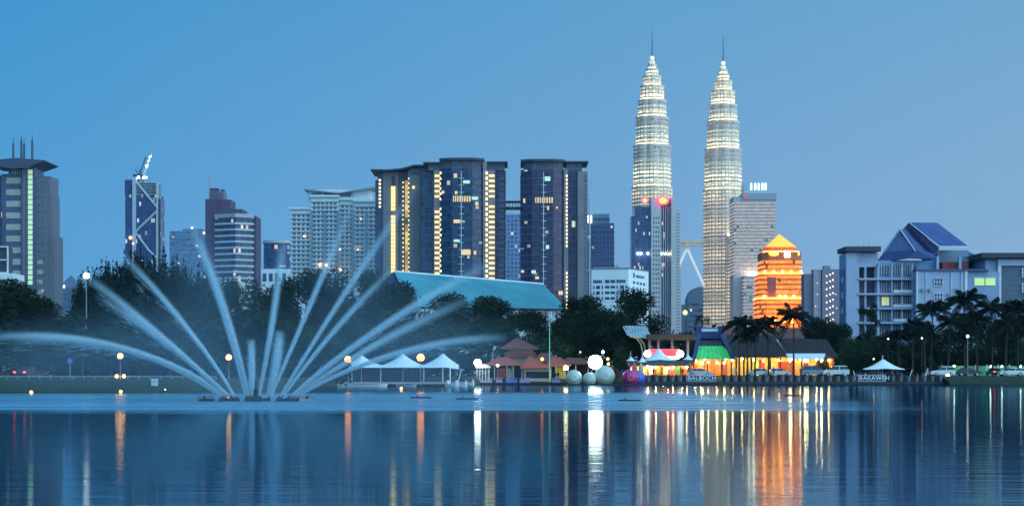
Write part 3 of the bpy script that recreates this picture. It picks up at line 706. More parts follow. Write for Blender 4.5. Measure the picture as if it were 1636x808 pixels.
m1.prism('ribbon_body', mr, FP, 344, 606); m1.prism('parapet', mat('pale_parapet', (.42, .42, .5), .7), FP, 343, 349, g=.6)
rib = mat('white_ribbon', (.56, .60, .68), .6); n = 15
for i in range(n):
    y = 357 + i * 9.6
    m1.prism('white_ribbon', rib, FP, y, y + 3.0, g=.5)
m1.box('side_wall', ms, 405.5, 409.5, 345, 606, -1, 26)
m1.box('lit_window', roomlit, 383, 396, 371, 373.5, -9, -6) if False else None
pg = B('clubhouse', 'low pale green building in front of the maroon tower', 'building', 366, 800)
pg.box('wall', mat('pale_green_wall', (.55, .62, .42), .8), 350, 384, 449, 606, 0, 14); pg.box('roof', mat('pale_green_roof', (.4, .5, .45), .6), 348, 378, 447, 450, -1, 15)

rb = B('office_block', 'round glass office block with a pale ring roof and white podium', 'building', 443, 1800)
rp = [(443 + 24.5 * math.cos(a), 14 + 14 * math.sin(a)) for a in (2 * PI * i / 32 for i in range(32))]
rgl = facade('round_block_glass', (.035, .07, .17), 3, 4, .05, (1, .75, .5), .8, (.06, .1, .2), .2, .15)
rb.prism('glass_drum', rgl, rp, 389, 606); rb.bands(rgl, rp, 396, 600, 5, .55, .3)
rb.prism('ring_roof', mat('ring_pale', (.5, .5, .52), .6), rp, 383.5, 388, g=.8)
rb.box('podium', white_wall, 417, 468, 430, 606, -6, 12)
for p in (424, 434, 444, 455): rb.box('podium_window', rgl, p - 3, p + 3, 437, 450, -6.3, -5.9)

gb = B('office_block', 'pale blue gridded tower seen between the two dark apartment towers', 'building', 820, 2100)
gbg = facade('pale_grid_glass', (.06, .11, .25), 4, 4.5, .06, (1, .85, .5), .8, (.18, .26, .42), 1.6, .3)
gb.box('wall', gbg, 796, 836, 342, 606, 0, 30)
g2 = B('office_block', 'blue gridded tower with one bright square lamp at its corner', 'building', 961, 1700)
g2g = facade('blue_grid_glass', (.02, .035, .11), 3.2, 4.2, .03, (1, .85, .6), .8, (.07, .09, .19), 1.2, .3)
G2 = [(938, 0), (981, 0), (981, 30), (938, 30)]
g2.prism('wall', mat('blue_stone', (.06, .08, .16), .7), G2, 356, 606); g2.bands(g2g, G2, 358, 600, 4.6, .6, .3)
g2.box('roof_house', mat('teal_roof', (.08, .2, .25), .6), 948, 974, 341, 356, 5, 26); g2.bands(g2g, [(948, 5), (974, 5), (974, 26), (948, 26)], 345, 356, 4.6, .5, .3, name='upper_window_band')
g2.box('square_lamp', mat('square_lamp', (.9, .9, .7), .5, emit=(1, .93, .68), es=3), 938.6, 945.6, 344.5, 356.5, -2, -1)
cr = B('tower_crane', 'thin distant crane boom leaning beside the violet glass tower', 'crane', 942, 1650); MB().tube([(0, 0, cr.z(320)), (cr.x(945.5), 0, cr.z(278))], [.5, .25], 5).build('jib', pale_steel, cr.o); MB().tube([(0, 0, cr.z(606)), (0, 0, cr.z(318))], .7, 5).build('mast', pale_steel, cr.o)

# white corner building with dark emblem
wb = B('office_building', 'white corner office building with a dark emblem and lettering under its roof', 'building', 1004, 700)
P0 = [(945.5, 3.5), (1004, 0), (1042, 19), (985, 24)]
wb.prism('wall', mat('bright_white_wall', (.86, .87, .88), .7, var=.08, vsc=.1), P0, 429, 606); wb.prism('parapet', mat('slate_parapet', (.12, .14, .2), .7), P0, 427.6, 429, g=.25)
wm = mat('office_pane', (.05, .08, .14), .2)
def facewin(name, mm, a, b, u0, u1, y0, y1, out=.12, parent=None):
    (xa, ya), (xb, yb) = wb.P([a, b]); 
    p = lambda u, o: (xa + (xb - xa) * u + (yb - ya) / 1 * 0 + nx * o, ya + (yb - ya) * u + ny * o)
    L_ = math.hypot(xb - xa, yb - ya); nx, ny = (yb - ya) / L_, -(xb - xa) / L_
    q = [p(u0, out), p(u1, out), p(u1, -.05), p(u0, -.05)]
    return MB().prism(q, wb.z(y1), wb.z(y0)).build(name, mm, wb.o)
for j, y in enumerate((446.5, 455, 464, 473)):
    if j == 0:
        for u in (.05, .10, .15, .20, .25, .68, .73, .78, .83, .88): facewin('window', wm, P0[0], P0[1], u, u + .04, y, y + 5)
    else:
        for u in (.05, .13, .28, .68, .78, .93): facewin('window', wm, P0[0], P0[1], u, u + (.10 if u in (.13, .78) else .035), y + .5, y + 6)
    for u in (.37, .52): facewin('window', wm, P0[0], P0[1], u, u + .12, y + (0 if j == 0 else 1), y + 5)
    for u in (.22, .4, .56, .72): facewin('window', wm, P0[1], P0[2], u, u + (.1 if j == 0 else .05), y + 1 + 3 * u * .7, y + (5 if j == 0 else 7) + 3 * u * .7)
a, b = Vector(wb.P([P0[1]])[0]), Vector(wb.P([P0[2]])[0]); yaw = math.atan2(b.y - a.y, b.x - a.x)
sgm = mat('sign_grey', (.10, .09, .13), .6)
em = MB(); em.ball((0, 0, 0), 1, 12, (.75, .12, 1.0)); e = em.build('emblem', sgm, wb.o); c = a.lerp(b, .26); e.location = (c.x + .1, c.y - .15, wb.z(438.5)); e.rotation_euler = (0, 0, yaw)
def lettering(text, size, m, parent, loc, rz=0, name='lettering', bold=.02):
    cu = bpy.data.curves.new(name, 'FONT'); cu.body = text; cu.size = size; cu.extrude = .03; cu.offset = bold; cu.materials.append(m); cu.align_y = 'CENTER'; cu.space_character = 1.1
    tmp = bpy.data.objects.new('tmp', cu); me = bpy.data.meshes.new_from_object(tmp); bpy.data.objects.remove(tmp)
    o = put(name, me, parent, loc); o.rotation_euler = (R(90), 0, rz); return o
c = a.lerp(b, .36); lettering('WISMA RELAU', 1.25, sgm, wb.o, (c.x + .06, c.y - .12, wb.z(440)), yaw)
wb.box('roof_plant', concrete, 950, 990, 425, 428, 8, 18)
for p in (984, 987, 990): MB().tube([(wb.x(p), 9, wb.z(428)), (wb.x(p), 9, wb.z(421 + (p % 3) * 1.5))], .1, 5).build('roof_aerial', dark_metal, wb.o)

# ------------------------------------------------------------------ blue roofed flats on the right
bw = mat('pale_blue_render', (.40, .45, .60), .8, var=.1, vsc=.3); vw = mat('violet_wall', (.26, .24, .36), .8); br_ = mat('blue_metal_roof', (.07, .10, .235), .85, .0, spec=.1, var=.25, vsc=.6)
ap_pane = mat('violet_pane', (.07, .045, .10), .25); white_fr = mat('white_frame', (.7, .72, .76), .6)
fl = B('apartment_building', 'pale apartment building with steep blue gabled roofs behind the palms', 'building', 1480, 420)
fl.box('stair_tower', bw, 1352, 1371, 404, 600, 0, 9); fl.box('tower_back', bw, 1371, 1404, 404, 426, 1, 12); fl.box('open_bay', vw, 1371, 1404, 426, 600, 4, 12)
fl.box('roof_slab', roof_dark, 1350, 1406, 394, 401.5, -1.2, 10); fl.box('roof_neck', vw, 1356, 1400, 401.5, 404, .5, 9)
fl.box('violet_side', vw, 1351.2, 1352, 428, 600, 1.2, 7.5)  # thin violet overlay standing proud of the side face
for y in (441, 466, 491, 516): fl.box('window', white_fr, 1350.9, 1351.2, y, y + 9, 3, 5.5)
for p in (1371.5, 1383, 1403): fl.box('column', bw, p - 1.4, p + 1.4, 426, 600, .2, 1.2)
for y in (444, 468, 491, 514): fl.box('balcony_slab', bw, 1370, 1459, y, y + 3, -.3 if y else 0, 3)
fl.box('louvre', mat('louvre_dark', (.05, .05, .08), .7), 1373, 1402, 429, 441, 3.2, 3.9)
fl.box('middle_wall', mat('blue_grey_wall', (.30, .36, .52), .8), 1400, 1459, 415, 600, 2, 20)
for p in (1404.5, 1425.5, 1441.5, 1458): fl.box('column', bw, p - 1.1, p + 1.1, 420, 600, .3, 1.3)
litw = mat('yellow_room', (.8, .8, .4), .5, emit=(.8, .82, .3), es=.6, sample=False)
for j, y in enumerate((424, 451, 474, 497.5, 521)):
    h = 13 if j else 14
    for i, (a, b) in enumerate(((1411, 1423), (1428.5, 1440), (1445, 1456))):
        w = fl.box('window', litw if (j, i) == (2, 0) else ap_pane, a, b, y, y + h, 1.75, 2.05)
        fm = MB()
        for q in range(4):
            xx = fl.x(a + (b - a) * q / 3); fm.box(xx - .06, xx + .06, 1.65, 1.74, fl.z(y + h), fl.z(y))
        fm.build('frame', white_fr, w)
for y in (464, 487, 510): fl.box('balcony_rail', white_fr, 1427, 1457, y - 1, y + 3.5, -.5, -.3)
fl.box('recess_wall', mat('teal_blue_wall', (.16, .25, .40), .8), 1459, 1500, 415, 433, 2.5, 20)
w = fl.box('window', ap_pane, 1458.5, 1468, 424, 432, 2.2, 2.55)
fl.box('wing', bw, 1459.5, 1537.5, 434, 600, -3, 18); fl.box('wing_parapet', mat('slate_edge', (.10, .12, .2), .7), 1459, 1574, 431, 434, -3.4, 18.2)
fl.box('wing_edge', white_fr, 1536, 1540, 434.2, 600, -3.3, -2.9); fl.box('wing_edge', white_fr, 1459, 1461.5, 434.2, 600, -3.3, -2.9); fl.box('rain_pipe', white_fr, 1514, 1515, 436, 600, -3.25, -3)
for y in (445, 469):
    w = fl.box('window', ap_pane, 1487.5, 1501, y, y + 13, -3.15, -2.9); fm = MB()
    for q in range(4): xx = fl.x(1487.5 + 13.5 * q / 3); fm.box(xx - .07, xx + .07, -3.25, -3.16, fl.z(y + 13), fl.z(y))
    for q in (0, .5, 1): zz_ = fl.z(y + 13 * q); fm.box(fl.x(1487.5), fl.x(1501), -3.24, -3.17, zz_ - .06, zz_ + .06)
    fm.build('frame', white_fr, w)
for p, y in ((1466, 462), (1466, 486), (1478, 462), (1508, 470), (1520, 462), (1528, 486)): fl.box('air_conditioner', mat('unit_grey', (.3, .32, .36), .6), p, p + 4.5, y, y + 4, -3.7, -3.05)
for p in (1474, 1530): fl.box('rain_pipe', white_fr, p, p + .8, 436, 600, -3.25, -3)
fl.box('link_wall', mat('blue_grey_wall', (.30, .36, .52), .8), 1540, 1592, 434.2, 600, -2.4, 18)
gwin = mat('green_lit_pane', (.7, .8, .3), .5, emit=(.50, .80, .28), es=.5, sample=False)
for a, b in ((1552.5, 1568), (1570, 1585.5)): w = fl.box('window', gwin, a, b, 445, 456.5, -2.6, -2.3); fl_m = MB().box(fl.x(a - .8), fl.x(b + .8), -2.66, -2.4, fl.z(444.9), fl.z(444)); fl_m.build('lintel', white_fr, w)
fl.box('terrace_wall', mat('teal_grey_wall', (.20, .28, .36), .8), 1500, 1563, 395.5, 431, 9, 18)
for p in (1500, 1536): fl.box('terrace_column', bw, p - 2, p + 2, 409, 431, 1, 2.2)
rdm = mat('red_oxide', (.28, .035, .03), .6)
for a, b in ((1510, 1523), (1523.5, 1537), (1537.5, 1551)): fl.box('red_tank', rdm, a, b, 417.5, 430.8, 2.5, 6)
fl.box('dark_opening', roof_dark, 1503.5, 1509.5, 412, 431, 8.4, 9.05)
def poly3(name, m, pts, th=.25, parent=None):
    a = [Vector((X(p, 420 + d) - X(1480, 420), d, Z(y, 420 + d) - fl.z0)) for p, y, d in pts]; n = (a[1] - a[0]).cross(a[2] - a[0]).normalized() * th
    mb = MB(); mb.face(a); mb.face([v + n for v in reversed(a)])
    for i in range(len(a)): q, r = a[i], a[(i + 1) % len(a)]; mb.face([q, q + n, r + n, r])
    return mb.build(name, m, parent or fl.o)
poly3('rear_roof', br_, [(1453, 357, 10), (1501, 394, 3), (1545, 394, 15), (1496, 357, 22)]); poly3('rear_roof', br_, [(1453, 357, 10), (1496, 357, 22), (1470, 398, 34), (1420, 396, 22)])
poly3('rear_gable_wall', mat('violet_gable', (.17, .15, .27), .8), [(1453, 358.5, 10.6), (1424, 396, 21), (1424, 412, 21), (1500, 412, 4), (1500, 395, 4)])
poly3('front_roof', br_, [(1438, 367, 4), (1462.5, 401, -.6), (1497, 414, 6), (1458, 367, 18)]); poly3('front_roof', br_, [(1438, 367, 4), (1458, 367, 18), (1432, 404, 24), (1411.5, 405, 7)])
poly3('front_gable_wall', mat('blue_gable', (.16, .22, .40), .8), [(1438, 369, 4.4), (1414, 404, 6.4), (1461, 402, -.1)])
poly3('skirt_roof', br_, [(1399, 421.5, 5), (1452, 412.5, -1), (1462, 400.5, -.4), (1413, 404.5, 6.2)]); poly3('skirt_roof', br_, [(1452, 412.5, -1), (1497, 415, 4), (1497, 407, 6), (1462, 400.5, -.4)])
poly3('side_roof', br_, [(1541, 401, 15), (1541, 412, 9), (1566, 412, 9), (1560, 409, 14)])
for s_ in (((1453, 356, 9.6), (1501.5, 394, 2.6)), ((1438, 366, 3.6), (1462.5, 401, -1)), ((1438, 366, 3.6), (1411.5, 405, 6.4)), ((1501, 394, 2.6), (1545, 394, 14.6))):
    MB().tube([(X(p, 420 + d) - X(1480, 420), d, Z(y, 420 + d) - fl.z0) for p, y, d in s_], .14, 5).build('barge_board', white_fr, fl.o)
fl.box('block_wall', mat('slate_cladding', (.12, .15, .20), .7), 1596, 1700, 425, 600, -1.5, 18); fl.box('block_side', bw, 1573, 1591, 413, 600, -.8, 18)
fl.box('frame_top', bw, 1591, 1700, 414, 425, -2, 18); fl.box('frame_edge', white_fr, 1591, 1596, 425, 600, -2, 18)
fl.box('block_roof', roof_dark, 1563, 1700, 405, 412.8, -3, 19); fl.box('fascia', dark_metal, 1566, 1700, 412.8, 415, -2.2, 19)
for y in (430, 454):
    w = fl.box('window', mat('teal_pane', (.08, .25, .35), .2), 1630, 1660, y, y + 12, -1.75, -1.45); fm = MB()
    for q in (0, 1 / 6, 1 / 3, 1): xx = fl.x(1630 + 30 * q); fm.box(xx - .12, xx + .12, -1.85, -1.76, fl.z(y + 12.8), fl.z(y - .8))
    for q in (-.06, .5, 1.06): zz_ = fl.z(y + 12 * q); fm.box(fl.x(1629), fl.x(1660), -1.84, -1.77, zz_ - .08, zz_ + .08)
    fm.build('frame', white_fr, w)
for j in range(12): fl.box('cladding_joint', mat('joint_dark', (.07, .09, .12), .8), 1596.2, 1700, 432 + j * 8, 432.5 + j * 8, -1.53, -1.4)
for p in (1378, 1388, 1396): MB().tube([(fl.x(p), 6, fl.z(394)), (fl.x(p), 6, fl.z(386 + p % 4))], .06, 4).build('aerial', dark_metal, fl.o)

# ------------------------------------------------------------------ turquoise hall
hl = thing('sports_hall', 'long hall with a big turquoise hipped roof above the tree line', 'hall', (X(770, 440), 440, 1.0))
hv = lambda px, py, Y: (W(px, py, Y) - Vector(hl.location))
tq = mat('turquoise_roof', (.075, .30, .36), .7, var=.25, vsc=.12); tqd = mat('dark_gable', (.03, .06, .13), .7)
RL, RR, EL, ER, BL, BR = hv(630, 434, 432), hv(868, 454, 470), hv(657, 490, 412), hv(906, 494, 452), hv(560, 494, 452), hv(860, 497, 500)
m = MB(); m.face([EL, ER, RR, RL]); m.face([RR, ER, BR]); m.face([RL, RR, BR, BL]); m.build('roof', tq, hl)
m = MB(); m.face([RL + Vector((-.3, -.3, 0)), BL, EL + Vector((-.3, -.3, 0))]); m.build('gable', tqd, hl)
sl = MB()
for i in range(1, 46):
    t_ = i / 46; a, b = EL.lerp(ER, t_), RL.lerp(RR, t_); sl.tube([a + Vector((0, -.05, .03)), b + Vector((0, -.05, .03))], .06, 3)
sl.build('roof_seam', tq, hl)
MB().tube([RL + Vector((0, 0, .1)), RR + Vector((0, 0, .1))], .22, 5).build('ridge_cap', white_metal, hl)
wl_ = MB()
for a, b in ((EL, ER), (ER, BR)):
    a, b = a + Vector((.8, 1.2, -.35)), b + Vector((-1.0, 1.2, -.35)); wl_.face([Vector((a.x, a.y, 0)), Vector((b.x, b.y, 0)), b, a])
wl_.build('wall', mat('hall_wall', (.55, .62, .70), .8), hl)
for i in range(26):
    c = EL.lerp(ER, (i + .5) / 26) + Vector((.8, .9, -.35)); MB().box(c.x - .12, c.x + .12, c.y - .1, c.y + .1, c.z - 3.5, c.z).build('wall_post', dark_metal if i % 2 else white_metal, hl)
MB().tube([EL, ER], .16, 5).build('gutter', dark_metal, hl)

# ------------------------------------------------------------------ trees
leafA = mat('leaf_dark', (.016, .031, .016), .95, var=.55, vsc=5, spec=.03)
leafB = mat('leaf_mid', (.026, .055, .021), .95, var=.55, vsc=5, spec=.03)
leafC = mat('leaf_needle', (.018, .036, .030), .95, var=.5, vsc=5, spec=.03)
leafP = mat('leaf_palm', (.009, .015, .011), .9, var=.4, vsc=4, spec=.05)
def crown_mesh(name, blobs, n, leaf, seed, m, gap=.42):
    rnd = random.Random(seed); mb = MB(); ws = [(b[3] * b[4] * b[5]) ** .62 for b in blobs]; ph = [rnd.uniform(0, 6) for _ in range(6)]
    V, Fc = [], []
    while len(Fc) < n:
        x, y, z, rx, ry, rz = rnd.choices(blobs, ws)[0]
        d = Vector((rnd.gauss(0, 1), rnd.gauss(0, 1), rnd.gauss(0, 1))).normalized(); r = rnd.random() ** .38 * (1.0 + (rnd.random() ** 4) * .25)
        p = Vector((x + d.x * rx * r, y + d.y * ry * r, z + d.z * rz * r))
        if math.sin(17 * p.x + ph[0]) * math.sin(15 * p.y + ph[1]) * math.sin(19 * p.z + ph[2]) > gap and rnd.random() < .9: continue
        s = leaf * rnd.uniform(.55, 1.5); a = Vector((rnd.gauss(0, 1), rnd.gauss(0, 1), rnd.gauss(0, .6))).normalized(); nn = (d + Vector((rnd.gauss(0, .8), rnd.gauss(0, .8), rnd.gauss(0, .8)))).normalized()
        b = nn.cross(a)
        if b.length < .1: continue
        b.normalize(); i = len(V)
        V += [tuple(p + a * s), tuple(p + b * s * .45), tuple(p - a * s * .9), tuple(p - b * s * .45)]; Fc.append((i, i + 1, i + 2, i + 3))
    me = bpy.data.meshes.new(name); me.from_pydata(V, [], Fc); me.materials.append(m); me.update(); return me
def trunk_mesh(name, limbs, h, r, m=None):
    mb = MB(); mb.tube([(0, 0, -.02), (.01, 0, h * .5), (0, .01, h)], [r * 1.5, r, r * .8], 7)
    for (x, y, z) in limbs: mb.tube([(0, 0, h * .85), (x * .45, y * .45, h + (z - h) * .5), (x, y, z)], [r * .7, r * .45, r * .15], 5)
    return mb.mesh(name, m or bark)
def blobs_round(seed, n, z0, z1, rr, fl_=1.0):
    r = random.Random(seed); o = []
    for i in range(n):
        a = r.uniform(0, 2 * PI); q = r.random() ** .6; zz_ = r.random(); w = math.sin(PI * (.18 + .72 * zz_)); R_ = (.5 - rr * .8) * w
        s = rr * r.uniform(.6, 1.15); o.append((math.cos(a) * q * R_, math.sin(a) * q * R_, z0 + rr * fl_ * .7 + (z1 - z0 - rr * fl_ * 1.5) * zz_, s, s, s * fl_))
    return o
PROTO = {}
def make_proto():
    for v in range(3):
        b = blobs_round(10 + v, 30, .18, 1.0, .18, .9); PROTO['round', v] = (crown_mesh('crown', b, 11000, .019, v, leafA, .6), trunk_mesh('trunk', [q[:3] for q in b[:9]], .34, .022))
        b = blobs_round(20 + v, 34, .32, 1.0, .15, .8); PROTO['spread', v] = (crown_mesh('crown', b, 11000, .017, 30 + v, leafA, .45), trunk_mesh('trunk', [q[:3] for q in b[:12]], .42, .02))
        b = blobs_round(40 + v, 22, .02, 1.0, .17, .9); PROTO['bushy', v] = (crown_mesh('crown', b, 8000, .023, 50 + v, leafB, .6), trunk_mesh('trunk', [q[:3] for q in b[:6]], .3, .02))
        b = blobs_round(60 + v, 16, .30, 1.0, .18, .85); PROTO['park', v] = (crown_mesh('crown', b, 4200, .026, 70 + v, leafB, .35), trunk_mesh('trunk', [q[:3] for q in b[:7]], .36, .022))
        r = random.Random(80 + v); b = [q for q in blobs_round(180 + v, 34, .04, .90, .19, .9)]
        for i in range(30):
            a, q = r.uniform(0, 2 * PI), r.random() ** .5 * .40; t_ = (r.uniform(.82, 1.0) if i else 1.0) - q * .25
            for k in range(5): f = k / 4; b.append((math.cos(a) * q, math.sin(a) * q, .55 + (t_ - .56) * f, .085 * (1 - f * .88) + .006, .085 * (1 - f * .88) + .006, .07))
        PROTO['spired', v] = (crown_mesh('crown', b, 24000, .017, 90 + v, leafC, .9), trunk_mesh('trunk', [(q[0], q[1], q[2]) for q in b[3:34:3]], .3, .018))
        r = random.Random(95 + v); b = [(r.uniform(-.3, .3), r.uniform(-.3, .3), r.uniform(.4, .92), .09, .09, .06) for i in range(14)]
        PROTO['sparse', v] = (crown_mesh('crown', b, 1500, .022, 99 + v, leafA, .3), trunk_mesh('trunk', [q[:3] for q in b], .3, .014))
make_proto()
NT = [0]
def tree(kind, px, wpx, top, Y, label, name='tree', group=None, base=1.5):
    w, h = wpx * 1.18 * Y / F, Z(top - 4, Y) - base; v = NT[0] % 3; NT[0] += 1
    t = thing(name, label, 'tree', (X(px, Y), Y, base), (NT[0] * 1.37) % 6.28, group)
    cm, tm = PROTO[kind, v]
    c = put('crown', cm, t); k = put('trunk', tm, t)
    t.scale = (w, w, h)
    return t
GB = 'tall trees behind the park'
tree('round', 22, 135, 443, 300, 'big round tree standing before the banded tower', group=GB)
tree('round', 70, 110, 478, 320, 'rounded tree between the banded tower and the casuarina grove', group=GB)
for px, w, top, Y, lb_ in ((152, 76, 424, 318, 'short casuarina at the outer edge of the grove beside the white mast lamp'), (192, 92, 402, 325, 'spiky casuarina in front of the crane topped tower'), (240, 104, 394, 330, 'tallest casuarina of the grove, before the braced glass tower'), (286, 96, 414, 328, 'casuarina below the pale hazy glass block'), (326, 84, 428, 322, 'casuarina beside the maroon tower base')):
    tree('spired', px, w, top, Y, lb_, 'casuarina_tree', 'casuarinas of the grove')
for px, w, top, Y, lb_ in ((118, 120, 492, 300, 'dark rounded tree under the short casuarina'), (205, 130, 505, 296, 'dark rounded tree under the spiky casuarina'), (290, 120, 500, 300, 'dark rounded tree under the hazy glass block'), (372, 84, 449, 345, 'dense tree in front of the pale green clubhouse'), (412, 80, 452, 362, 'dense tree between the maroon tower and the round office block'), (455, 84, 440, 380, 'dense tree before the round office block'), (498, 92, 433, 372, 'dense tree below the edge of the white condominium'), (545, 96, 436, 366, 'dense tree below the middle of the white condominium'), (592, 92, 428, 372, 'dense tree between white condominium and turquoise gable'), (640, 90, 452, 362, 'tree covering the foot of the dark turquoise hall gable'),
                         (352, 110, 512, 315, 'low tree behind the short amber lamp'), (420, 110, 500, 325, 'low bushy tree behind the two short water plumes'), (490, 120, 506, 335, 'low tree behind the rising middle jets'), (560, 120, 490, 345, 'low tree behind the first white tent peak'), (625, 110, 496, 345, 'low tree behind the second white tent peak'), (680, 120, 500, 352, 'low tree behind the third white tent peak')):
    tree('bushy' if top > 480 else 'round', px, w, top, Y, lb_, group=GB)
for px, w, top, Y, lb_ in ((722, 116, 472, 390, 'spreading tree below the middle of the turquoise roof'), (782, 120, 476, 392, 'spreading tree covering the turquoise roof eave'), (845, 104, 500, 398, 'tree under the white hall wall'), (735, 120, 520, 372, 'lower tree behind the white lamp kiosk'), (800, 110, 522, 382, 'lower tree directly behind the red upper pavilion'), (868, 100, 530, 378, 'lower tree behind the green lit pole')):
    tree('spread' if top < 510 else 'bushy', px, w, top, Y, lb_, group=GB)
for px, w, top, Y, lb_ in ((930, 112, 476, 392, 'old spreading rain tree before the white corner office'), (1010, 104, 464, 396, 'old spreading rain tree in front of the silver tower'), (968, 110, 500, 388, 'spreading tree above the starry floodlight'), (905, 80, 512, 384, 'spreading tree between red pavilions and rain trees'), (1000, 100, 520, 386, 'spreading tree behind the glazed shelter')):
    tree('spread', px, w, top, Y, lb_, 'rain_tree', 'rain trees above the floodlight')
for i, px in enumerate((4, 46, 84, 132, 178, 224, 272, 318)):
    tree('park', px, 62 + (i * 17) % 22, 524 + (i * 13) % 16, 262 + (i * 7) % 10, ('park tree with its trunk nearest the frame edge on the grass bank', 'park tree next to the red car light on the grass bank', 'park tree over the parked motorcycle on the bank', 'park tree beside the blue round road sign', 'park tree behind the three globed lamp', 'park tree between the lamp and the white litter box', 'park tree above the white litter box on the bank', 'park tree behind the widest jets of the fountain')[i], 'park_tree', 'park trees along the grass bank')
for px, w, top, Y, lb_ in ((1312, 70, 506, 402, 'dark tree in front of the pale pink flats'), (1345, 60, 520, 398, 'dark tree below the stair tower of the blue roofed flats'), (1290, 60, 516, 405, 'dark tree beside the coconut palm and brown roof')):
    tree('round', px, w, top, Y, lb_, group='dark trees behind the car park')
tree('sparse', 1386, 62, 486, 392, 'sparse leafless looking tree before the open balcony bays')
for px, w, top, Y, lb_ in ((1362, 84, 538, 385, 'bushy tree behind the parked silver van'), (1420, 96, 532, 384, 'bushy tree behind the lone white tent'), (1470, 90, 520, 388, 'bushy tree behind the splayed white stay poles'), (1520, 100, 512, 392, 'bushy tree behind the tall lamp post'), (1575, 100, 508, 390, 'bushy tree behind the dark parked sedan'), (1628, 90, 512, 388, 'bushy tree behind the white parked sedan'), (1322, 60, 548, 380, 'bushy tree at the end of the brown roofed restaurant')):
    tree('bushy', px, w, top, Y, lb_, group='bushy trees behind the car park')
tree('bushy', 992, 34, 556, 362, 'clipped green topiary bush lit by the floodlight', 'topiary_bush', base=1.6)
def palm_mesh(nf, fl_, seed, droop=1.0, fan=False):
    r = random.Random(seed); mb = MB()
    for i in range(nf):
        az = 2 * PI * i / nf * 1.0 + r.uniform(-.25, .25); el = r.uniform(-.35, 1.25) if not fan else r.uniform(-.3, 1.4); L_ = fl_ * r.uniform(.8, 1.1)
        dr = Vector((math.cos(az) * math.cos(el), math.sin(az) * math.cos(el), math.sin(el))); side = Vector((-math.sin(az), math.cos(az), 0)); pts = []
        for k in range(9):
            t_ = k / 8; pts.append(dr * L_ * t_ + Vector((0, 0, -L_ * .62 * droop * t_ * t_ * (1.1 - .4 * math.sin(el)))))
        if fan:
            mb.tube(pts[:5], .03, 3); c = pts[4]
            for k in range(11):
                a = (k - 5) * .26; v = (dr * math.cos(a) + side * math.sin(a)) * L_ * .5 + Vector((0, 0, -.15 * L_ * abs(a))); w = side * .05 * L_ * .5 + Vector((0, 0, .03))
                mb.face([c, c + v * .6 + w, c + v, c + v * .6 - w])
            continue
        mb.tube(pts, [.06] * 5 + [.04] * 4, 3)
        for k in range(1, 36):
            t_ = k / 36; j = min(7, int(t_ * 8)); p = pts[j].lerp(pts[j + 1], t_ * 8 - j); tg = (pts[j + 1] - pts[j]).normalized(); ll = L_ * .28 * math.sin(PI * (.12 + .84 * t_)) * r.uniform(.8, 1.15)
            for s in (-1, 1):
                v = (side * s * .8 + tg * .55 + Vector((0, 0, -.55 - r.random() * .35))).normalized() * ll
                mb.face([p, p + v * .5 + tg * .075, p + v, p + v * .5 - tg * .075])
    return mb
PALM = [palm_mesh(27, 3.7, s).mesh('crown', leafP) for s in (1, 2, 3)]; FAN = palm_mesh(22, 2.6, 7, .4, True).mesh('crown', leafP)
def palm(px, top, Y, label, sc=1.0, lean=0., fan=False, group=None):
    h = Z(top, Y) - 1.5 - (2.4 if not fan else 2.0) * sc; v = NT[0] % 3; NT[0] += 1
    t = thing('palm_tree', label, 'palm tree', (X(px, Y), Y, 1.5), (NT[0] * 2.1) % 6.28 if not lean else 0, group)
    tp = (lean * h, 0, h); MB().tube([(0, 0, -.1), (lean * h * .35, 0, h * .45), (lean * h * .8, 0, h * .85), tp], [.22, .15, .13, .16], 7).build('trunk', bark, t)
    c = put('crown', FAN if fan else PALM[v], t, tp); c.scale = (sc, sc, sc)
    return t
palm(1122, 501, 388, 'fan palm behind the green lit roof', .82, 0, True)
PG = 'palms before the lit restaurant'
palm(1181, 497, 362.6, 'palm beside the navy roof frame, before the lit restaurant', .95, 0, False, PG); palm(1206, 500, 363.2, 'middle palm of the close trio before the lit restaurant', .95, .02, False, PG); palm(1228, 498, 362.4, 'palm of the trio nearest the green lit doorway', .95, -.02, False, PG)
palm(1194, 516, 363.8, 'shortest palm tucked into the trio before the lit restaurant', .85, 0, False, PG); palm(1268, 478, 362, 'tall coconut palm against the glowing orange tower', 1.25, 0, False, PG)
PR = 'coconut palms before the blue roofed flats'
for px, top, Y, s, ln, lb_ in ((1487, 472, 372, 1.15, .03, 'coconut palm before the white wing with two windows'), (1541, 452, 374, 1.35, 0, 'tallest coconut palm below the green lit windows'), (1586, 466, 376, 1.25, -.03, 'coconut palm before the white frame of the slate block'), (1626, 470, 374, 1.25, 0, 'coconut palm before the slate clad block'), (1458, 500, 370, 1.0, .02, 'short coconut palm beside the white wing edge'), (1514, 490, 370, 1.1, .06, 'leaning coconut palm with trunk over the stay poles'), (1562, 488, 372, 1.1, -.06, 'curved trunk palm between the lamp post and slate block'), (1606, 492, 371, 1.1, .05, 'palm leaning towards the white sedan'), (1648, 490, 373, 1.1, 0, 'palm half cut by the frame near the white sedan'), (1436, 520, 376, .9, 0, 'low palm behind the lone white tent'), (1478, 505, 369, 1.0, -.03, 'low palm just beyond the tent ropes'), (1544, 505, 370, 1.0, .02, 'low palm beside the tall lamp post')):
    palm(px, top, Y, lb_, s, ln, False, PR)
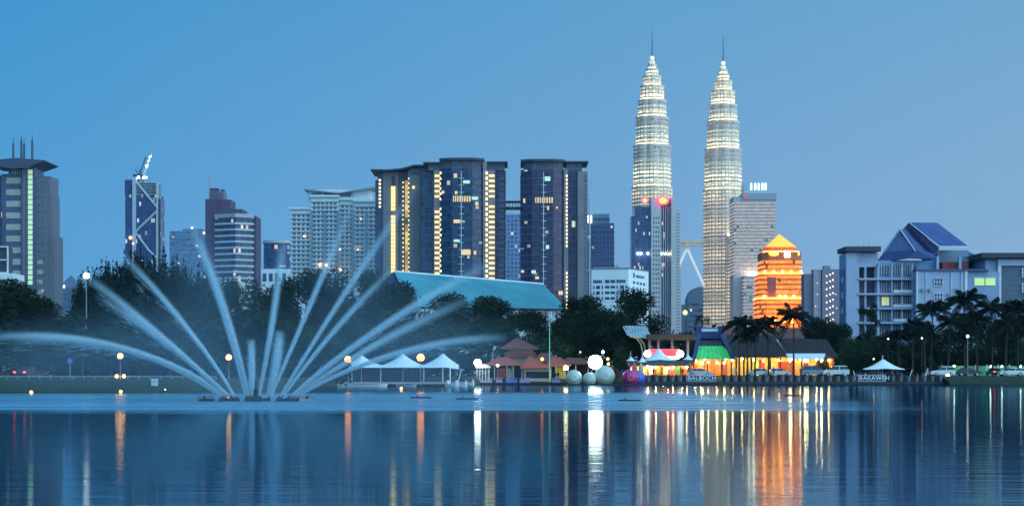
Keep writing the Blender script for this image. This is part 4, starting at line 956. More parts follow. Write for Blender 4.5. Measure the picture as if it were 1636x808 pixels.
# far woodland that reads as one dark mass between the trees and the towers
rw = random.Random(5); b = [(X(p, 470) , 470 + rw.uniform(-14, 14), rw.uniform(2, 9), 7, 7, 4.5) for p in range(-60, 1700, 22) if not 600 < p < 915]
tag(put('woodland', crown_mesh('woodland', b, 22000, .75, 3, leafA, .8)), kind='stuff')
b = [(X(p, 400) + rw.uniform(-2, 2), 398 + rw.uniform(-3, 3), 2.2 + (2.2 if p > 1330 else 0), 2.6, 2.4, 1.9 + (1.6 if p > 1330 else 0)) for p in range(640, 1700, 12)] + [(X(p, 300) + rw.uniform(-2, 2), 296 + rw.uniform(-3, 3), 2.2, 2.6, 2.4, 2.2) for p in range(-40, 560, 15)]
tag(put('undergrowth', crown_mesh('undergrowth', b, 20000, .34, 4, leafA, .8)), kind='stuff')

# ------------------------------------------------------------------ waterfront pavilions
LAND = 1.5
tile = mat('red_clay_tile', (.42, .10, .06), .75, var=.3, vsc=2); tile2 = mat('brown_clay_tile', (.20, .06, .05), .8, var=.3, vsc=2)
plaster = mat('cream_plaster', (.50, .46, .34), .8); purple = mat('lilac_rail', (.36, .25, .48), .7); redw = mat('red_panel', (.45, .06, .05), .7)
def hip(b, m, px0, px1, pt0, pt1, ye, yt, d0, d1, name='roof', parent=None, over=0):
    x0, x1, a, c = b.x(px0), b.x(px1), b.x(pt0), b.x(pt1); z0, z1 = b.z(ye), b.z(yt); ym = (d0 + d1) / 2; mb = MB()
    P = [(x0, d0, z0), (x1, d0, z0), (x1, d1, z0), (x0, d1, z0)]; A, C = (a, ym, z1), (c, ym, z1)
    mb.face([P[0], P[1], C, A]); mb.face([P[1], P[2], C]); mb.face([P[2], P[3], A, C]); mb.face([P[3], P[0], A])
    U = [(x, y, z - .18) for x, y, z in P]; mb.face(U[::-1])
    for i in range(4): mb.face([U[i], U[(i + 1) % 4], P[(i + 1) % 4], P[i]])
    o = mb.build(name, m, parent or b.o)
    rb_ = MB()
    for p, q in ((P[0], A), (P[1], C)): rb_.tube([p, q], .09, 4)
    rb_.build('ridge_tile', m, o); return o
def pavilion(label, Y, px0, px1, pt0, pt1, ye, yt, walls, posts, depth=9, m=tile, yb=606, group='red roofed pavilions on the shore'):
    b = B('pavilion', label, 'pavilion', (px0 + px1) / 2, Y, group); hip(b, m, px0, px1, pt0, pt1, ye, yt, 0, depth)
    for (a, c, y0, y1, mm, nm, dd) in walls: b.box(nm, mm, a, c, y0, y1, dd, dd + .3)
    for p in posts: b.box('post', plaster, p - .9, p + .9, ye + .5, yb + 3, .6, .85)
    return b
dkopen = mat('dark_interior', (.03, .03, .035), .8)
pavilion('highest red roofed pavilion with a pale upper wall', 366, 799, 861, 825, 829, 556.5, 539, [(815, 852, 557, 606, plaster, 'wall', 1.6), (806, 856, 562, 570, tile2, 'lower_eave', .4)], (), m=tile2)
pavilion('long red roofed pavilion with a red wall panel behind the lilac railings', 358.5, 776, 836, 797, 812, 582, 570, [(793, 808, 588, 604, redw, 'red_wall', 2), (776, 836, 586, 608, dkopen, 'back_wall', 5), (812, 818, 588, 606, plaster, 'pillar', 1.5)], (778, 790, 810, 820, 834), m=tile)
pv = pavilion('bright red peaked pavilion with a dark opening', 358, 831, 881, 846, 849, 587, 569, [(840, 877, 593, 604, dkopen, 'opening_shade', .9), (838, 879, 588, 593, plaster, 'lintel', .85), (838, 879, 604, 612, plaster, 'low_wall', .8)], (839, 880), 8)  # near-black panel stands for the shade inside the opening
pavilion('dull red pavilion behind the bright peaked one', 364, 848, 896, 866, 878, 577, 563, [(852, 892, 577, 606, plaster, 'wall', 2)], (), m=tile2)
pavilion('red pavilion beside the yellow lit wall', 360, 872, 912, 884, 896, 583, 570, [(889, 905, 586, 606, mat('yellow_wall', (.7, .6, .06), .7), 'yellow_wall', 2.2), (876, 888, 586, 606, dkopen, 'opening', 3)], (874, 888, 908))
pavilion('pale brown roofed pavilion next to the starry floodlight', 361, 896, 945, 908, 930, 580, 571, [(900, 942, 583, 606, dkopen, 'back_wall', 5)], (900, 920, 940), m=tile2)
pavilion('small orange roofed stall under the topiary bush', 364, 968, 1002, 978, 992, 589, 583, [(970, 1000, 590, 606, mat('orange_stall', (.4, .12, .05), .7), 'counter', 3)], (970, 1000), 5)
def globe(b, px, py, d, r, m, name='lamp'): return MB().ball((b.x(px), d, b.z(py)), r, 10).build(name, m, b.o, True)
globe(pv, 866, 573.5, -1, .28, lamp_orange, 'eave_lamp')
kb = B('kiosk', 'small white lamp lit kiosk with slender columns on the jetty', 'kiosk', 771, 355)
hip(kb, mat('kiosk_roof', (.5, .5, .46), .7), 760, 784, 770, 773, 586, 581, 0, 3)
for p in (762, 766.5, 771, 775.5, 781): kb.box('column', white_wall, p - .6, p + .6, 586, 611, .3, .45)
kb.box('base', concrete, 759, 785, 607, 614, .1, 3)
for i, (a, c) in enumerate(((761, 770), (779, 787), (792, 803), (808, 827), (830, 847), (882, 896))):
    f = B('railing', ('lilac railing by the white kiosk', 'short lilac railing between kiosk and red wall', 'lilac railing before the red wall panel', 'bluish lilac railing before the long pavilion', 'wide lilac railing left of the dark opening'.replace('left of', 'ending at'), 'lilac railing before the yellow wall')[i], 'railing', (a + c) / 2, 355.6, 'lilac railings along the jetty')
    mm = purple if i != 3 else mat('blue_rail', (.14, .16, .5), .7)
    f.box('top_rail', mm, a, c, 603, 604.2, 0, .12); f.box('panel', mm, a + .4, c - .4, 605.4, 611.5, .03, .08)
    for k in range(int((c - a) / 3) + 1): f.box('baluster', mm, a + k * 3, a + k * 3 + .5, 603, 613, .13, .2)
jt = B('jetty', 'low dark jetty along the red roofed pavilions', 'jetty', 850, 354)
jt.box('deck', wood_dark, 757, 1022, 611, 614, 0, 6)
for i in range(26): jt.box('pile', wood_dark, 759 + i * 10.3, 760.6 + i * 10.3, 614, 622, .3, .55)

# ------------------------------------------------------------------ floodlight, globes, mast lamps
def pole_lamp(name, label, px, py, Y, base, m, r, ph=.05, extra=(), group=None, pm=None):
    b = B(name, label, 'lamp', px, Y, group); b.o.location.z = base; z = Z(py, Y) - base
    MB().tube([(0, 0, -.3), (0, 0, .5), (0, 0, .52), (0, 0, z - r * .8)], [ph * 2, ph * 2, ph, ph * .8], 8).build('pole', pm or mat('pole_grey', (.30, .31, .33), .5, .3), b.o)
    MB().lathe([(.01, 0), (r * .5, 0), (r * .6, r * .28)], 12, (0, 0, z - r * 1.1)).build('collar', dark_metal, b.o)
    MB().ball((0, 0, z), r, 16).build('globe', m, b.o, True)
    for (qx, qy) in extra:
        p = (X(qx, Y) - X(px, Y), 0, Z(qy, Y) - base); MB().tube([(0, 0, p[2] - .12), (p[0], 0, p[2] - .12)], ph * .5, 5).build('arm', dark_metal, b.o); MB().ball(p, r * .62, 12).build('lower_globe', m, b.o, True)
    return b
pole_lamp('street_lamp', 'garden lamp on the bank with one amber globe above two low ones', 192, 568.5, 233, 1.4, lamp_amber, .34, extra=((186.5, 600.5), (198, 600.5)))
pole_lamp('street_lamp', 'single amber globe lamp behind the inner jets of the fountain', 365.5, 570.5, 262, 1.4, lamp_amber, .38)
pole_lamp('street_lamp', 'deep orange globe lamp at the end of the first white tent', 556, 574, 304, .6, lamp_orange, .52)
pole_lamp('street_lamp', 'deep orange globe lamp between the second and third tent peaks', 672, 571, 306, .6, lamp_orange, .58)
pole_lamp('street_lamp', 'bright white globe lamp above the lilac railings and kiosk', 763, 579, 354, .6, lamp_white, .62)
pole_lamp('street_lamp', 'tall thin lamp post with a tiny white head among the palms', 1546, 537, 366, 1.5, mat('lamp_small_white', (.9, .9, .9), .5, emit=(1, .95, .85), es=14), .22, .07)
pole_lamp('mast_lamp', 'tall mast lamp glowing white over the short casuarina', 138, 440.5, 309, 1.5, mat('lamp_mast', (.9, .9, .9), .5, emit=(1, .93, .8), es=7), .5, .10)
pole_lamp('street_lamp', 'small warm lamp in front of the yellow wall', 904, 587.5, 358, 1.0, mat('lamp_warm', (.9, .8, .6), .5, emit=(1, .85, .5), es=30), .42)
pole_lamp('street_lamp', 'small lamp under the eave of the long pavilion', 795, 583.5, 357.5, 1.0, lamp_small, .25)
fb = B('floodlight', 'dazzling white floodlight cluster on a pole behind the white water balls', 'floodlight', 951, 356.5); fb.o.location.z = .6
MB().tube([(0, .4, 0), (0, .4, Z(572, 356.5) - .6)], .09, 8).build('pole', dark_metal, fb.o)
zc = Z(578, 356.5) - .6; fm_ = mat('floodlight_white', (.95, .95, .9), .5, emit=(1, .98, .86), es=42)
MB().tube([(0, .9, zc), (0, .55, zc), (0, .1, zc), (0, .08, zc)], [.5, 1.1, 1.32, 1.32], 28).build('housing', dark_metal, fb.o)
MB().ball((0, .06, zc), 1.24, 28, (1, .22, 1)).build('lens', fm_, fb.o, True)  # lens made as wide as the lamp's glare
MB().tube([(-1.4, .3, zc - .3), (-1.3, .3, zc - 1.3), (0, .4, zc - 1.5), (1.3, .3, zc - 1.3), (1.4, .3, zc - .3)], .06, 6).build('yoke', dark_metal, fb.o)
for q, (px, py) in enumerate(((963, 562), (971, 573), (972, 581))): MB().ball((X(px, 356.5) - X(951, 356.5), 0, Z(py, 356.5) - .6), .24, 8).build('side_lamp', lamp_amber if q else lamp_white, fb.o)
gp = thing('flag_pole', 'slender pole given its own green glow beside the peaked pavilion', 'pole', (X(878, 355), 355, .5)); zt = Z(505, 355) - .5
MB().tube([(0, 0, 0), (0, 0, zt)], [.12, .05], 8).build('pole', mat('green_glow_pole', (.3, .7, .45), .5, emit=(.08, .6, .26), es=.16, sample=False), gp); MB().ball((0, 0, zt), .12, 8).build('finial', white_metal, gp)  # green floodlight on the pole put in as its own emission
for i, (px, py, Y, lb_) in enumerate(((50, 627, 213, 'floating lamp near the grass bank with no lamp above it'), (193, 626, 214, 'floating lamp in line with the three globed lamp'), (641, 622, 262, 'floating orange lamp before the second tent peak'), (264, 622.5, 222, 'faint floating lamp beyond the white litter box'))):
    b = thing('floating_lamp', lb_, 'lamp', (X(px, Y), Y, 0), 0, 'small lamps floating by the shore'); zl = max(.12, Z(py, Y))
    MB().lathe([(.01, -.05), (.22, -.05), (.22, .06), (.01, .08)], 12).build('float', dark_metal, b); MB().tube([(0, 0, .05), (0, 0, zl)], .03, 6).build('stem', dark_metal, b)
    MB().ball((0, 0, zl + .06), .17 if i < 3 else .07, 10).build('globe', lamp_amber if i != 2 else lamp_orange, b, True)

# ------------------------------------------------------------------ water balls
def water_ball(label, px, py, r_px, Y, m, m2):
    r = r_px * Y / F; t = thing('water_ball', label, 'inflatable ball', (X(px, Y), Y, 0), 0, 'inflatable walk-in water balls'); c = (0, 0, max(Z(py, Y), r * .9))
    mb = MB(); n = 32
    mb.ball(c, r, n)
    for i, v in enumerate(mb.v):
        d = Vector(v) - Vector(c); a = math.atan2(d.z, d.x); d *= 1 + .025 * abs(math.sin(a * 8)); mb.v[i] = tuple(Vector(c) + d)
    mb.build('skin', m, t, True)
    e = MB(); e.tube([(c[0] + .32 * r * math.cos(a), -r * .97, c[2] + .32 * r * math.sin(a)) for a in (2 * PI * i / 20 for i in range(21))], .05 * r, 6); e.build('entry_ring', m2, t)
    s = MB()
    for k in range(8):
        a0 = PI * k / 8; s.tube([(c[0] + r * 1.012 * math.sin(q) * math.cos(a0), r * 1.012 * math.sin(q) * math.sin(a0), c[2] + r * 1.012 * math.cos(q)) for q in (2 * PI * i / 28 for i in range(29))], .018 * r, 4)
    s.build('seam', m2, t); return t
def ballmat(n, c, rough=.25):
    m = mat(n, c, rough, var=.15, vsc=1.5, spec=.6); b = m.node_tree.nodes['Principled BSDF']; b.inputs['Transmission Weight'].default_value = .0; b.inputs['Subsurface Weight'].default_value = .25; b.inputs['Subsurface Radius'].default_value = (.4, .4, .4); return m
wbm, wb2 = ballmat('clear_white_vinyl', (.52, .60, .52)), mat('white_seam', (.66, .72, .66), .5)
water_ball('greenish white water ball under the pavilion edge', 917, 605, 12.5, 352, wbm, wb2); water_ball('smaller white water ball between its two larger neighbours', 942, 607, 10.5, 351.5, wbm, wb2); water_ball('big cream white water ball lit by the floodlight', 966, 602.5, 16, 353, wbm, wb2)
water_ball('magenta pink water ball', 1007, 606, 13, 351, ballmat('magenta_vinyl', (.55, .02, .16)), mat('pink_seam', (.75, .2, .35), .5)); water_ball('violet blue water ball half behind the magenta one', 1019, 606, 12, 354, ballmat('blue_vinyl', (.10, .10, .55)), mat('blue_seam', (.3, .3, .7), .5))
pl_ = B('pontoon', 'dark floating pontoon carrying the water balls', 'pontoon', 960, 351); pl_.o.location.z = 0
MB().box(-7, 8.5, -1.2, 3.4, -.1, .16).build('deck', wood_dark, pl_.o); MB().box(-7.1, 8.6, -1.35, -1.2, .02, .2).build('fender', dark_metal, pl_.o)

# ------------------------------------------------------------------ tensile tents
fab = mat('tent_fabric', (.80, .83, .86), .8, var=.06, vsc=1); 
def cone_tent(b, cxp, apex, base, hw_px, d, depth, parent=None, name='canopy', sag=1.9):
    mb = MB(); n, m = 32, 9; cx = b.x(cxp); z0, z1 = b.z(base), b.z(apex); hw = hw_px * b.k; V = []
    for k in range(m):
        t_ = k / (m - 1); 
        for i in range(n):
            a = 2 * PI * i / n; q = 1 / max(abs(math.cos(a)), abs(math.sin(a))); q = 1 + (q - 1) * t_ * .9; edge = .10 * (z1 - z0) * (1 - abs(math.sin(2 * a))) * t_
            mb.v.append((cx + (.04 + .96 * t_) * hw * q * math.cos(a), d + (.04 + .96 * t_) * depth * q * math.sin(a), z0 + (z1 - z0) * (1 - t_) ** sag + edge))
    for k in range(m - 1):
        for i in range(n): j = (i + 1) % n; mb.f.append([k * n + i, k * n + j, (k + 1) * n + j, (k + 1) * n + i]); mb.uv.append(None)
    return mb.build(name, fab, parent or b.o, True)
tt = B('tensile_tent', 'long white tensile canopy with three peaks at the water edge', 'tent', 645, 316)
mb = MB(); nx, ny = 64, 16; pk = [(574, 569.5), (641, 567), (706, 567)]
for j in range(ny + 1):
    for i in range(nx + 1):
        p = 556 + (732 - 556) * i / nx; dy = (j / ny - .5) * 9; e = abs(j / ny - .5) * 2; zz_ = 0
        for (q, t_) in pk:
            d = math.hypot((p - q) * tt.k, dy * .8); zz_ = max(zz_, (tt.z(t_) - tt.z(587)) * max(0, 1 - d / 3.9) ** 1.55)
        ends = max(0, (abs(p - 644) - 70) / 18); mb.v.append((tt.x(p), 4.5 + dy * (1 - .25 * min(1, ends)), tt.z(587) + zz_ + .32 * (1 - e * e) - .25 * ends))
for j in range(ny):
    for i in range(nx): a = j * (nx + 1) + i; mb.f.append([a, a + 1, a + nx + 2, a + nx + 1]); mb.uv.append(None)
mb.build('canopy', fab, tt.o, True)
for q, t_ in pk: MB().tube([(tt.x(q), 4.5, tt.z(612)), (tt.x(q), 4.5, tt.z(t_ - 2))], .07, 8).build('mast', white_metal, tt.o); MB().lathe([(.45, -.15), (.3, .2), (.02, .28)], 12, (tt.x(q), 4.5, tt.z(t_))).build('cap', fab, tt.o)
for p in (562, 608, 677, 707, 719): MB().tube([(tt.x(p), .4, tt.z(612)), (tt.x(p), .4, tt.z(587))], .06 if p != 719 else .12, 6).build('post', white_metal, tt.o)
MB().tube([(tt.x(732), .4, tt.z(609)), (tt.x(737), .4, tt.z(590))], .08, 6).build('stay', white_metal, tt.o); MB().tube([(tt.x(724), .6, tt.z(588)), (tt.x(742), .4, tt.z(591))], .05, 6).build('stay', white_metal, tt.o)
td = B('jetty', 'low grey jetty floor beneath the three peaked canopy', 'jetty', 645, 313); td.box('deck', concrete, 548, 748, 610, 613, 0, 10)
for i in range(14): td.box('pile', wood_dark, 552 + i * 14.5, 553.6 + i * 14.5, 613, 622, .4, .7)
sg_ = B('wooden_screen', 'dark slatted screen standing behind the three peaked canopy', 'screen', 620, 321); sg_.box('panel', mat('slate_screen', (.08, .11, .15), .8), 566, 682, 590, 611, 0, .12)
for i in range(24): sg_.box('slat', mat('slate_slat', (.12, .16, .2), .8), 567 + i * 4.9, 568.6 + i * 4.9, 589.6, 611, -.14, -.02)
t2 = B('tensile_tent', 'white peaked canopy with spiked corner masts before the red sign', 'tent', 1055, 361); cone_tent(t2, 1055, 556, 576, 28, 4, 3.4)
for p, y in ((1008, 560), (1027, 562), (1100, 558)):
    MB().tube([(t2.x(p), 1.2, t2.z(604)), (t2.x(p), 1.2, t2.z(y + 8)), (t2.x(p), 1.2, t2.z(y))], [.10, .10, .02], 6).build('mast', white_metal, t2.o)
    m = MB(); m.lathe([(1.0, -.25), (.5, .05), (.1, .7)], 10, (t2.x(p), 1.2, t2.z(y + 14))); m.build('corner_cone', fab, t2.o)
t2.box('valance', mat('grey_valance', (.10, .12, .12), .8), 1005, 1108, 576, 584, .8, .9); t2.box('flat_roof', mat('grey_valance', (.10, .12, .12), .8), 1005, 1108, 575.4, 576, .9, 8)
for p in (1008, 1032, 1056, 1082, 1104): t2.box('post', dark_metal, p - .5, p + .5, 584, 606, 1, 1.12)
t4 = B('tensile_tent', 'lone pale blue white peaked tent standing on the dock', 'tent', 1416, 359); cone_tent(t4, 1416, 573.5, 590, 33, 3, 3.2, sag=1.45)
MB().tube([(t4.x(1415), 3, t4.z(608)), (t4.x(1415), 3, t4.z(567))], .06, 6).build('mast', white_metal, t4.o)
for p in (1393, 1404, 1426, 1438): MB().tube([(t4.x(p), 1.4, t4.z(606)), (t4.x(p), 1.4, t4.z(589))], .08, 6).build('post', dark_metal, t4.o)
for a, c in (((1448, 617), (1458, 590)), ((1476, 605), (1483, 588)), ((1357, 614), (1347, 590)), ((1367, 606), (1364, 592))): 
    o = thing('stay_pole', {1448: 'long slanting white stay pole dipping to the water by the lone tent', 1476: 'white stay pole with small bracket beyond the lone tent', 1357: 'thick white stay pole leaning beside the parked silver van', 1367: 'short white stay pole before the lone tent'}[a[0]], 'pole', (X(a[0], 357), 357, Z(a[1], 357)), 0, 'white stay poles of the tents')
    MB().tube([(0, 0, 0), (X(c[0], 357) - X(a[0], 357), .3, Z(c[1], 357) - Z(a[1], 357))], .10 if a[0] == 1357 else .07, 6).build('pole', white_metal, o)
    if a[0] in (1476, 1357): MB().tube([(0, 0, .1), (.9 if a[0] == 1476 else -.7, .2, (Z(c[1], 357) - Z(a[1], 357)) * .8)], .05, 5).build('brace', white_metal, o)

# ------------------------------------------------------------------ lit restaurant
warmlamp = mat('restaurant_lamp', (1, .8, .5), .5, emit=(1, .64, .24), es=260); wallY = mat('ochre_wall', (.80, .58, .22), .8, var=.2, vsc=.8); wallO = mat('orange_wall', (.6, .2, .05), .8, var=.3, vsc=.8)
rs = B('restaurant', 'lit open fronted restaurant under a big dark brown roof', 'restaurant', 1215, 375)
rs.box('floor', concrete, 1106, 1330, 606, 610, -1, 7); rs.box('back_wall', wallY, 1106, 1330, 570, 606, 5, 5.3); rs.box('side_wall', wallO, 1328, 1331, 572, 606, -1, 5)
rs.box('ceiling', mat('ceiling_cream', (.6, .5, .35), .8), 1106, 1330, 570.4, 571.2, -1, 5)
for i, (a, c, mm) in enumerate(((1112, 1124, wallO), (1140, 1150, redw), (1158, 1166, wallO), (1219, 1226, redw), (1249, 1262, redw), (1290, 1297, mat('brown_wall', (.2, .07, .03), .8)), (1268, 1274, redw))): rs.box('wall_panel', mm, a, c, 574 + (i % 3) * 3, 600, 4.4, 4.95)
gd = rs.box('doorway', mat('green_lit_doorway', (.5, .8, .3), .6, emit=(.35, .8, .12), es=.8), 1209, 1216, 579, 600, 4.5, 4.9)
for i in range(15): MB().ball((rs.x(1112 + i * 15 + (i * 5 % 4) * 2), 1.5 + (i % 2) * 1.8, rs.z(573.2 + (i * 7 % 5) * .7)), .13, 8).build('ceiling_lamp', warmlamp, rs.o)
for p in (1176, 1188, 1200, 1230, 1246, 1280): rs.box('column', wood_dark, p - 1.1, p + 1.1, 571, 606, -.6, -.3)
mr_ = mat('brown_roof', (.025, .017, .018), .8, var=.4, vsc=1.5)
def slab4(b, name, m, pts, th=.25):
    a = [Vector((b.x(p), d, b.z(y))) for p, y, d in pts]; n = (a[1] - a[0]).cross(a[2] - a[0]).normalized() * th; mb = MB(); mb.face(a); mb.face([v + n for v in reversed(a)])
    for i in range(len(a)): q, r = a[i], a[(i + 1) % len(a)]; mb.face([q, q + n, r + n, r])
    return mb.build(name, m, b.o)
slab4(rs, 'roof', mr_, [(1160, 570, -3.2), (1256, 570, -3.2), (1240, 536, 5), (1165, 536, 5)]); slab4(rs, 'roof', mr_, [(1248, 570, -2.6), (1336, 572, -2.6), (1326, 543, 4), (1244, 541, 4)])
slab4(rs, 'upper_roof', mat('terracotta_roof', (.16, .06, .045), .8, var=.3, vsc=1), [(1150, 541, 5), (1292, 541, 5), (1288, 524, 10), (1154, 522, 10)])
MB().tube([(rs.x(1244.5), 3.7, rs.z(540)), (rs.x(1248), 1, rs.z(552)), (rs.x(1256.5), -3, rs.z(570))], .13, 5).build('barge_board', white_metal, rs.o)
slab4(rs, 'awning', mat('awning_white', (.75, .8, .85), .7), [(1256, 573.5, -4.6), (1310, 573.5, -4.6), (1315, 565, -2.8), (1252, 565, -2.8)], .06)
for p in (1258, 1282, 1308): MB().ball((rs.x(p), -3.4, rs.z(575.5)), .2, 8).build('awning_lamp', warmlamp, rs.o)
gr = B('restaurant', 'green glowing roof hut with navy frame and white top panel', 'restaurant', 1138, 368, None)
gm_ = mat('green_glow_roof', (.06, .45, .14), .5, emit=(.015, .42, .05), es=.55, var=.5, vsc=.8)  # green light on the roof put into the material as emission
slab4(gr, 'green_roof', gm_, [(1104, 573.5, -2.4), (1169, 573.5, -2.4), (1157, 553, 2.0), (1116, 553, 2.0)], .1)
slab4(gr, 'dark_roof', roof_dark, [(1116, 553, 2.0), (1157, 553, 2.0), (1154, 537, 4), (1120, 537, 4)], .1)
for pts in ([(1103, 577, -2.6), (1109, 577, -2.6), (1123, 534, 2.6), (1116, 534, 2.6)], [(1166, 574, -2.6), (1172, 574, -2.6), (1158, 534, 2.6), (1151, 534, 2.6)]): slab4(gr, 'frame_leg', navy, pts, .35)
gr.box('frame_beam', navy, 1115, 1159, 522, 540, 2.8, 3.6); gr.box('frame_post', navy, 1115, 1123, 520, 522, 2.8, 3.6); gr.box('frame_post', navy, 1150.5, 1158, 520, 522, 2.8, 3.6); gr.box('top_panel', mat('pale_panel', (.65, .68, .75), .6), 1123, 1149, 524, 529, 2.5, 2.79)
for p in (1118, 1126, 1134, 1142, 1150): slab4(gr, 'roof_rib', white_metal, [(p - .3, 573.4, -2.55), (p + .3, 573.4, -2.55), (1137 + (p - 1137) * .62 + .2, 553, 1.85), (1137 + (p - 1137) * .62 - .2, 553, 1.85)], .05)
gr.box('back_wall', wallO, 1108, 1166, 574, 606, 5, 5.3)
for p in (1112, 1122, 1133, 1146, 1158): MB().ball((gr.x(p), .6 + (p % 3), gr.z(577 + (p % 4))), .26 if p in (1122, 1112) else .18, 8).build('lamp', warmlamp, gr.o)
for p in (1107, 1129, 1152, 1167): gr.box('column', wood_dark, p - .8, p + .8, 574, 606, -1.4, -1.1)
for i in range(7): gr.box('hanging_drape', wallO if i % 2 else redw, 1110 + i * 8, 1113 + i * 8, 576, 600, 2, 2.15)
ct = B('food_court', 'amber lit food court under the grey valance of the peaked canopy', 'stall', 1056, 371); ct.box('back_wall', wallO, 1006, 1106, 576, 606, 2, 2.3)
for i, (p, mm) in enumerate(((1012, redw), (1022, wallY), (1031, wallY), (1041, white_wall), (1053, mat('olive_panel', (.2, .2, .05), .8)), (1064, wallY), (1073, redw), (1084, mat('green_panel', (.05, .3, .08), .8)), (1092, redw), (1101, wallO))): ct.box('stall_panel', mm, p - 3.2, p + 3.2, 584 + i % 3, 599, 1.3, 1.6)
for p, y in ((1021, 597), (1035, 585), (1048, 586), (1060, 579), (1068, 588), (1076, 587), (1090, 582), (1010, 589), (1098, 586)): MB().ball((ct.x(p), .7, ct.z(y)), .15, 8).build('hanging_lamp', warmlamp, ct.o)
sn = B('illuminated_sign', 'red and white lit sign board with round white lamps at both ends', 'sign', 1061, 372.5)
sn.box('board', mat('sign_pink_lit', (.5, .12, .14), .5, emit=(1, .25, .3), es=.5), 1036, 1086, 557, 569, 0, .3); sn.box('white_band', mat('sign_white_lit', (.9, .9, .9), .5, emit=(1, .95, .9), es=.4), 1036, 1086, 569, 573, 0, .3)
redl = mat('sign_red_letters', (.8, .05, .05), .5, emit=(1, .015, .04), es=2.5)
for (a, c) in ((1040, 1053), (1056, 1081)):
    n = int((c - a) / 3.2)
    for i in range(n): sn.box('red_lettering', redl, a + (c - a) * i / n, a + (c - a) * (i + .92) / n, 558.2 + (i % 2) * .7, 568 - ((i + 1) % 2) * .6, -.08, -.01)
for p in (1034, 1086.5): MB().ball((sn.x(p), -.6, sn.z(565)), .66, 16).build('end_lamp', mat('sign_end_lamp', (.95, .95, .95), .5, emit=(1, 1, .94), es=9), sn.o, True)
sn.box('post', dark_metal, 1040, 1041.5, 573, 606, .1, .3); sn.box('post', dark_metal, 1081, 1082.5, 573, 606, .1, .3)
sh = B('glazed_shelter', 'curved glazed shelter roof on bowed pale yellow ribs', 'shelter', 1020, 380); gls = mat('shelter_glazing', (.22, .32, .33), .25)
slab4(sh, 'glazed_roof', gls, [(1002, 535, -1), (1042, 542, -1), (1033, 521, 3), (996, 520, 3)], .08)
for i in range(8): t_ = i / 7; MB().tube([(sh.x(1002 + 40 * t_), -1.1, sh.z(535 + 7 * t_)), (sh.x(996 + 37 * t_), 2.9, sh.z(520 + t_))], .06, 4).build('glazing_bar', white_metal, sh.o)
for t_ in (0, .5, 1): MB().tube([(sh.x(1002 - 6 * t_), -1.1 + 4 * t_, sh.z(535 - 15 * t_)), (sh.x(1042 - 9 * t_), -1.1 + 4 * t_, sh.z(542 - 21 * t_))], .06, 4).build('glazing_rail', white_metal, sh.o)
ylw = mat('pale_yellow_rib', (.55, .50, .25), .6)
for o_ in (0, 5): MB().tube([(sh.x(1005 + o_), -1, sh.z(537)), (sh.x(1016 + o_), -1, sh.z(540)), (sh.x(1023 + o_), -1, sh.z(549)), (sh.x(1026 + o_), -1, sh.z(562)), (sh.x(1026 + o_), -1, sh.z(604))], .14, 6).build('bowed_rib', ylw, sh.o)
cp_ = B('canopy', 'flat dark creeper topped canopy behind the red sign', 'canopy', 1074, 378); cp_.box('roof', mat('creeper_roof', (.05, .05, .045), .9, var=.5, vsc=2), 1034, 1112, 534, 543, -1, 5)
for p in (1038, 1052, 1074, 1099): cp_.box('pillar', stone_grey, p - 2, p + 2, 543, 606, 0, .5)

for i, (p, lb_) in enumerate(((1013, 'closed pink parasol at the edge of the food court'), (1024, 'closed cream parasol beside the pink one'), (1102, 'closed orange parasol near the navy roof leg'))):
    u = thing('parasol', lb_, 'parasol', (X(p, 360.5), 360.5, 1.2), 0, 'parasols of the food court'); MB().tube([(0, 0, 0), (0, 0, 2.9)], .03, 6).build('pole', white_metal, u); MB().lathe([(.42, 1.2), (.5, 1.5), (.34, 2.2), (.05, 2.8)], 10).build('canopy', mat(('pink_cloth', 'cream_cloth', 'orange_cloth')[i], ((.5, .14, .16), (.6, .5, .3), (.55, .18, .04))[i], .9), u, True)
for i, (p, lb_) in enumerate(((1040, 'round cafe table nearest the pink parasol'), (1062, 'round cafe table in the middle of the dock edge'), (1080, 'round cafe table nearest the dock sign'))):
    u = thing('table', lb_, 'table', (X(p, 360.2), 360.2, 1.2), 0, 'cafe tables on the dock'); MB().tube([(0, 0, 0), (0, 0, .7)], .04, 6).build('leg', dark_metal, u); MB().lathe([(.01, .7), (.45, .7), (.45, .74), (.01, .74)], 14).build('tabletop', white_wall, u)
# ------------------------------------------------------------------ dock, posts, planters, signs
dk = B('dock', 'long low dark dock in front of the lit restaurant and car park', 'dock', 1265, 354.5); dk.o.location.z = 0
MB().box(dk.x(1022), dk.x(1508), 0, 6, .28, .5).build('deck', wood_dark, dk.o); MB().box(dk.x(1022), dk.x(1508), -.12, 0, .08, .52).build('fascia', dark_metal, dk.o); MB().box(dk.x(1022), dk.x(1508), .3, .42, 1.52, 1.62).build('rail', dark_metal, dk.o)
for i in range(33): MB().box(dk.x(1026 + i * 15) - .12, dk.x(1026 + i * 15) + .12, .2, .45, -1, .28).build('pile', wood_dark, dk.o)
bol = thing('bollard', 'dark square post in the row along the dock edge', 'post', (X(1030, 354.6), 354.6, .5), 0, 'dark posts along the dock edge')
MB().box(-.24, .24, -.2, .2, 0, 1.15).build('shaft', wood_dark, bol); MB().prism([(-.3, -.26), (.3, -.26), (.3, .26), (-.3, .26)], 1.15, 1.3, top=[(-.2, -.16), (.2, -.16), (.2, .16), (-.2, .16)]).build('cap', wood_dark, bol)
ptm = mat('grey_planter', (.20, .20, .23), .7)
pot = thing('planter', 'pale grey bucket planter between two dark dock posts', 'planter', (X(1036, 354.7), 354.7, .5), 0, 'bucket planters along the dock edge')
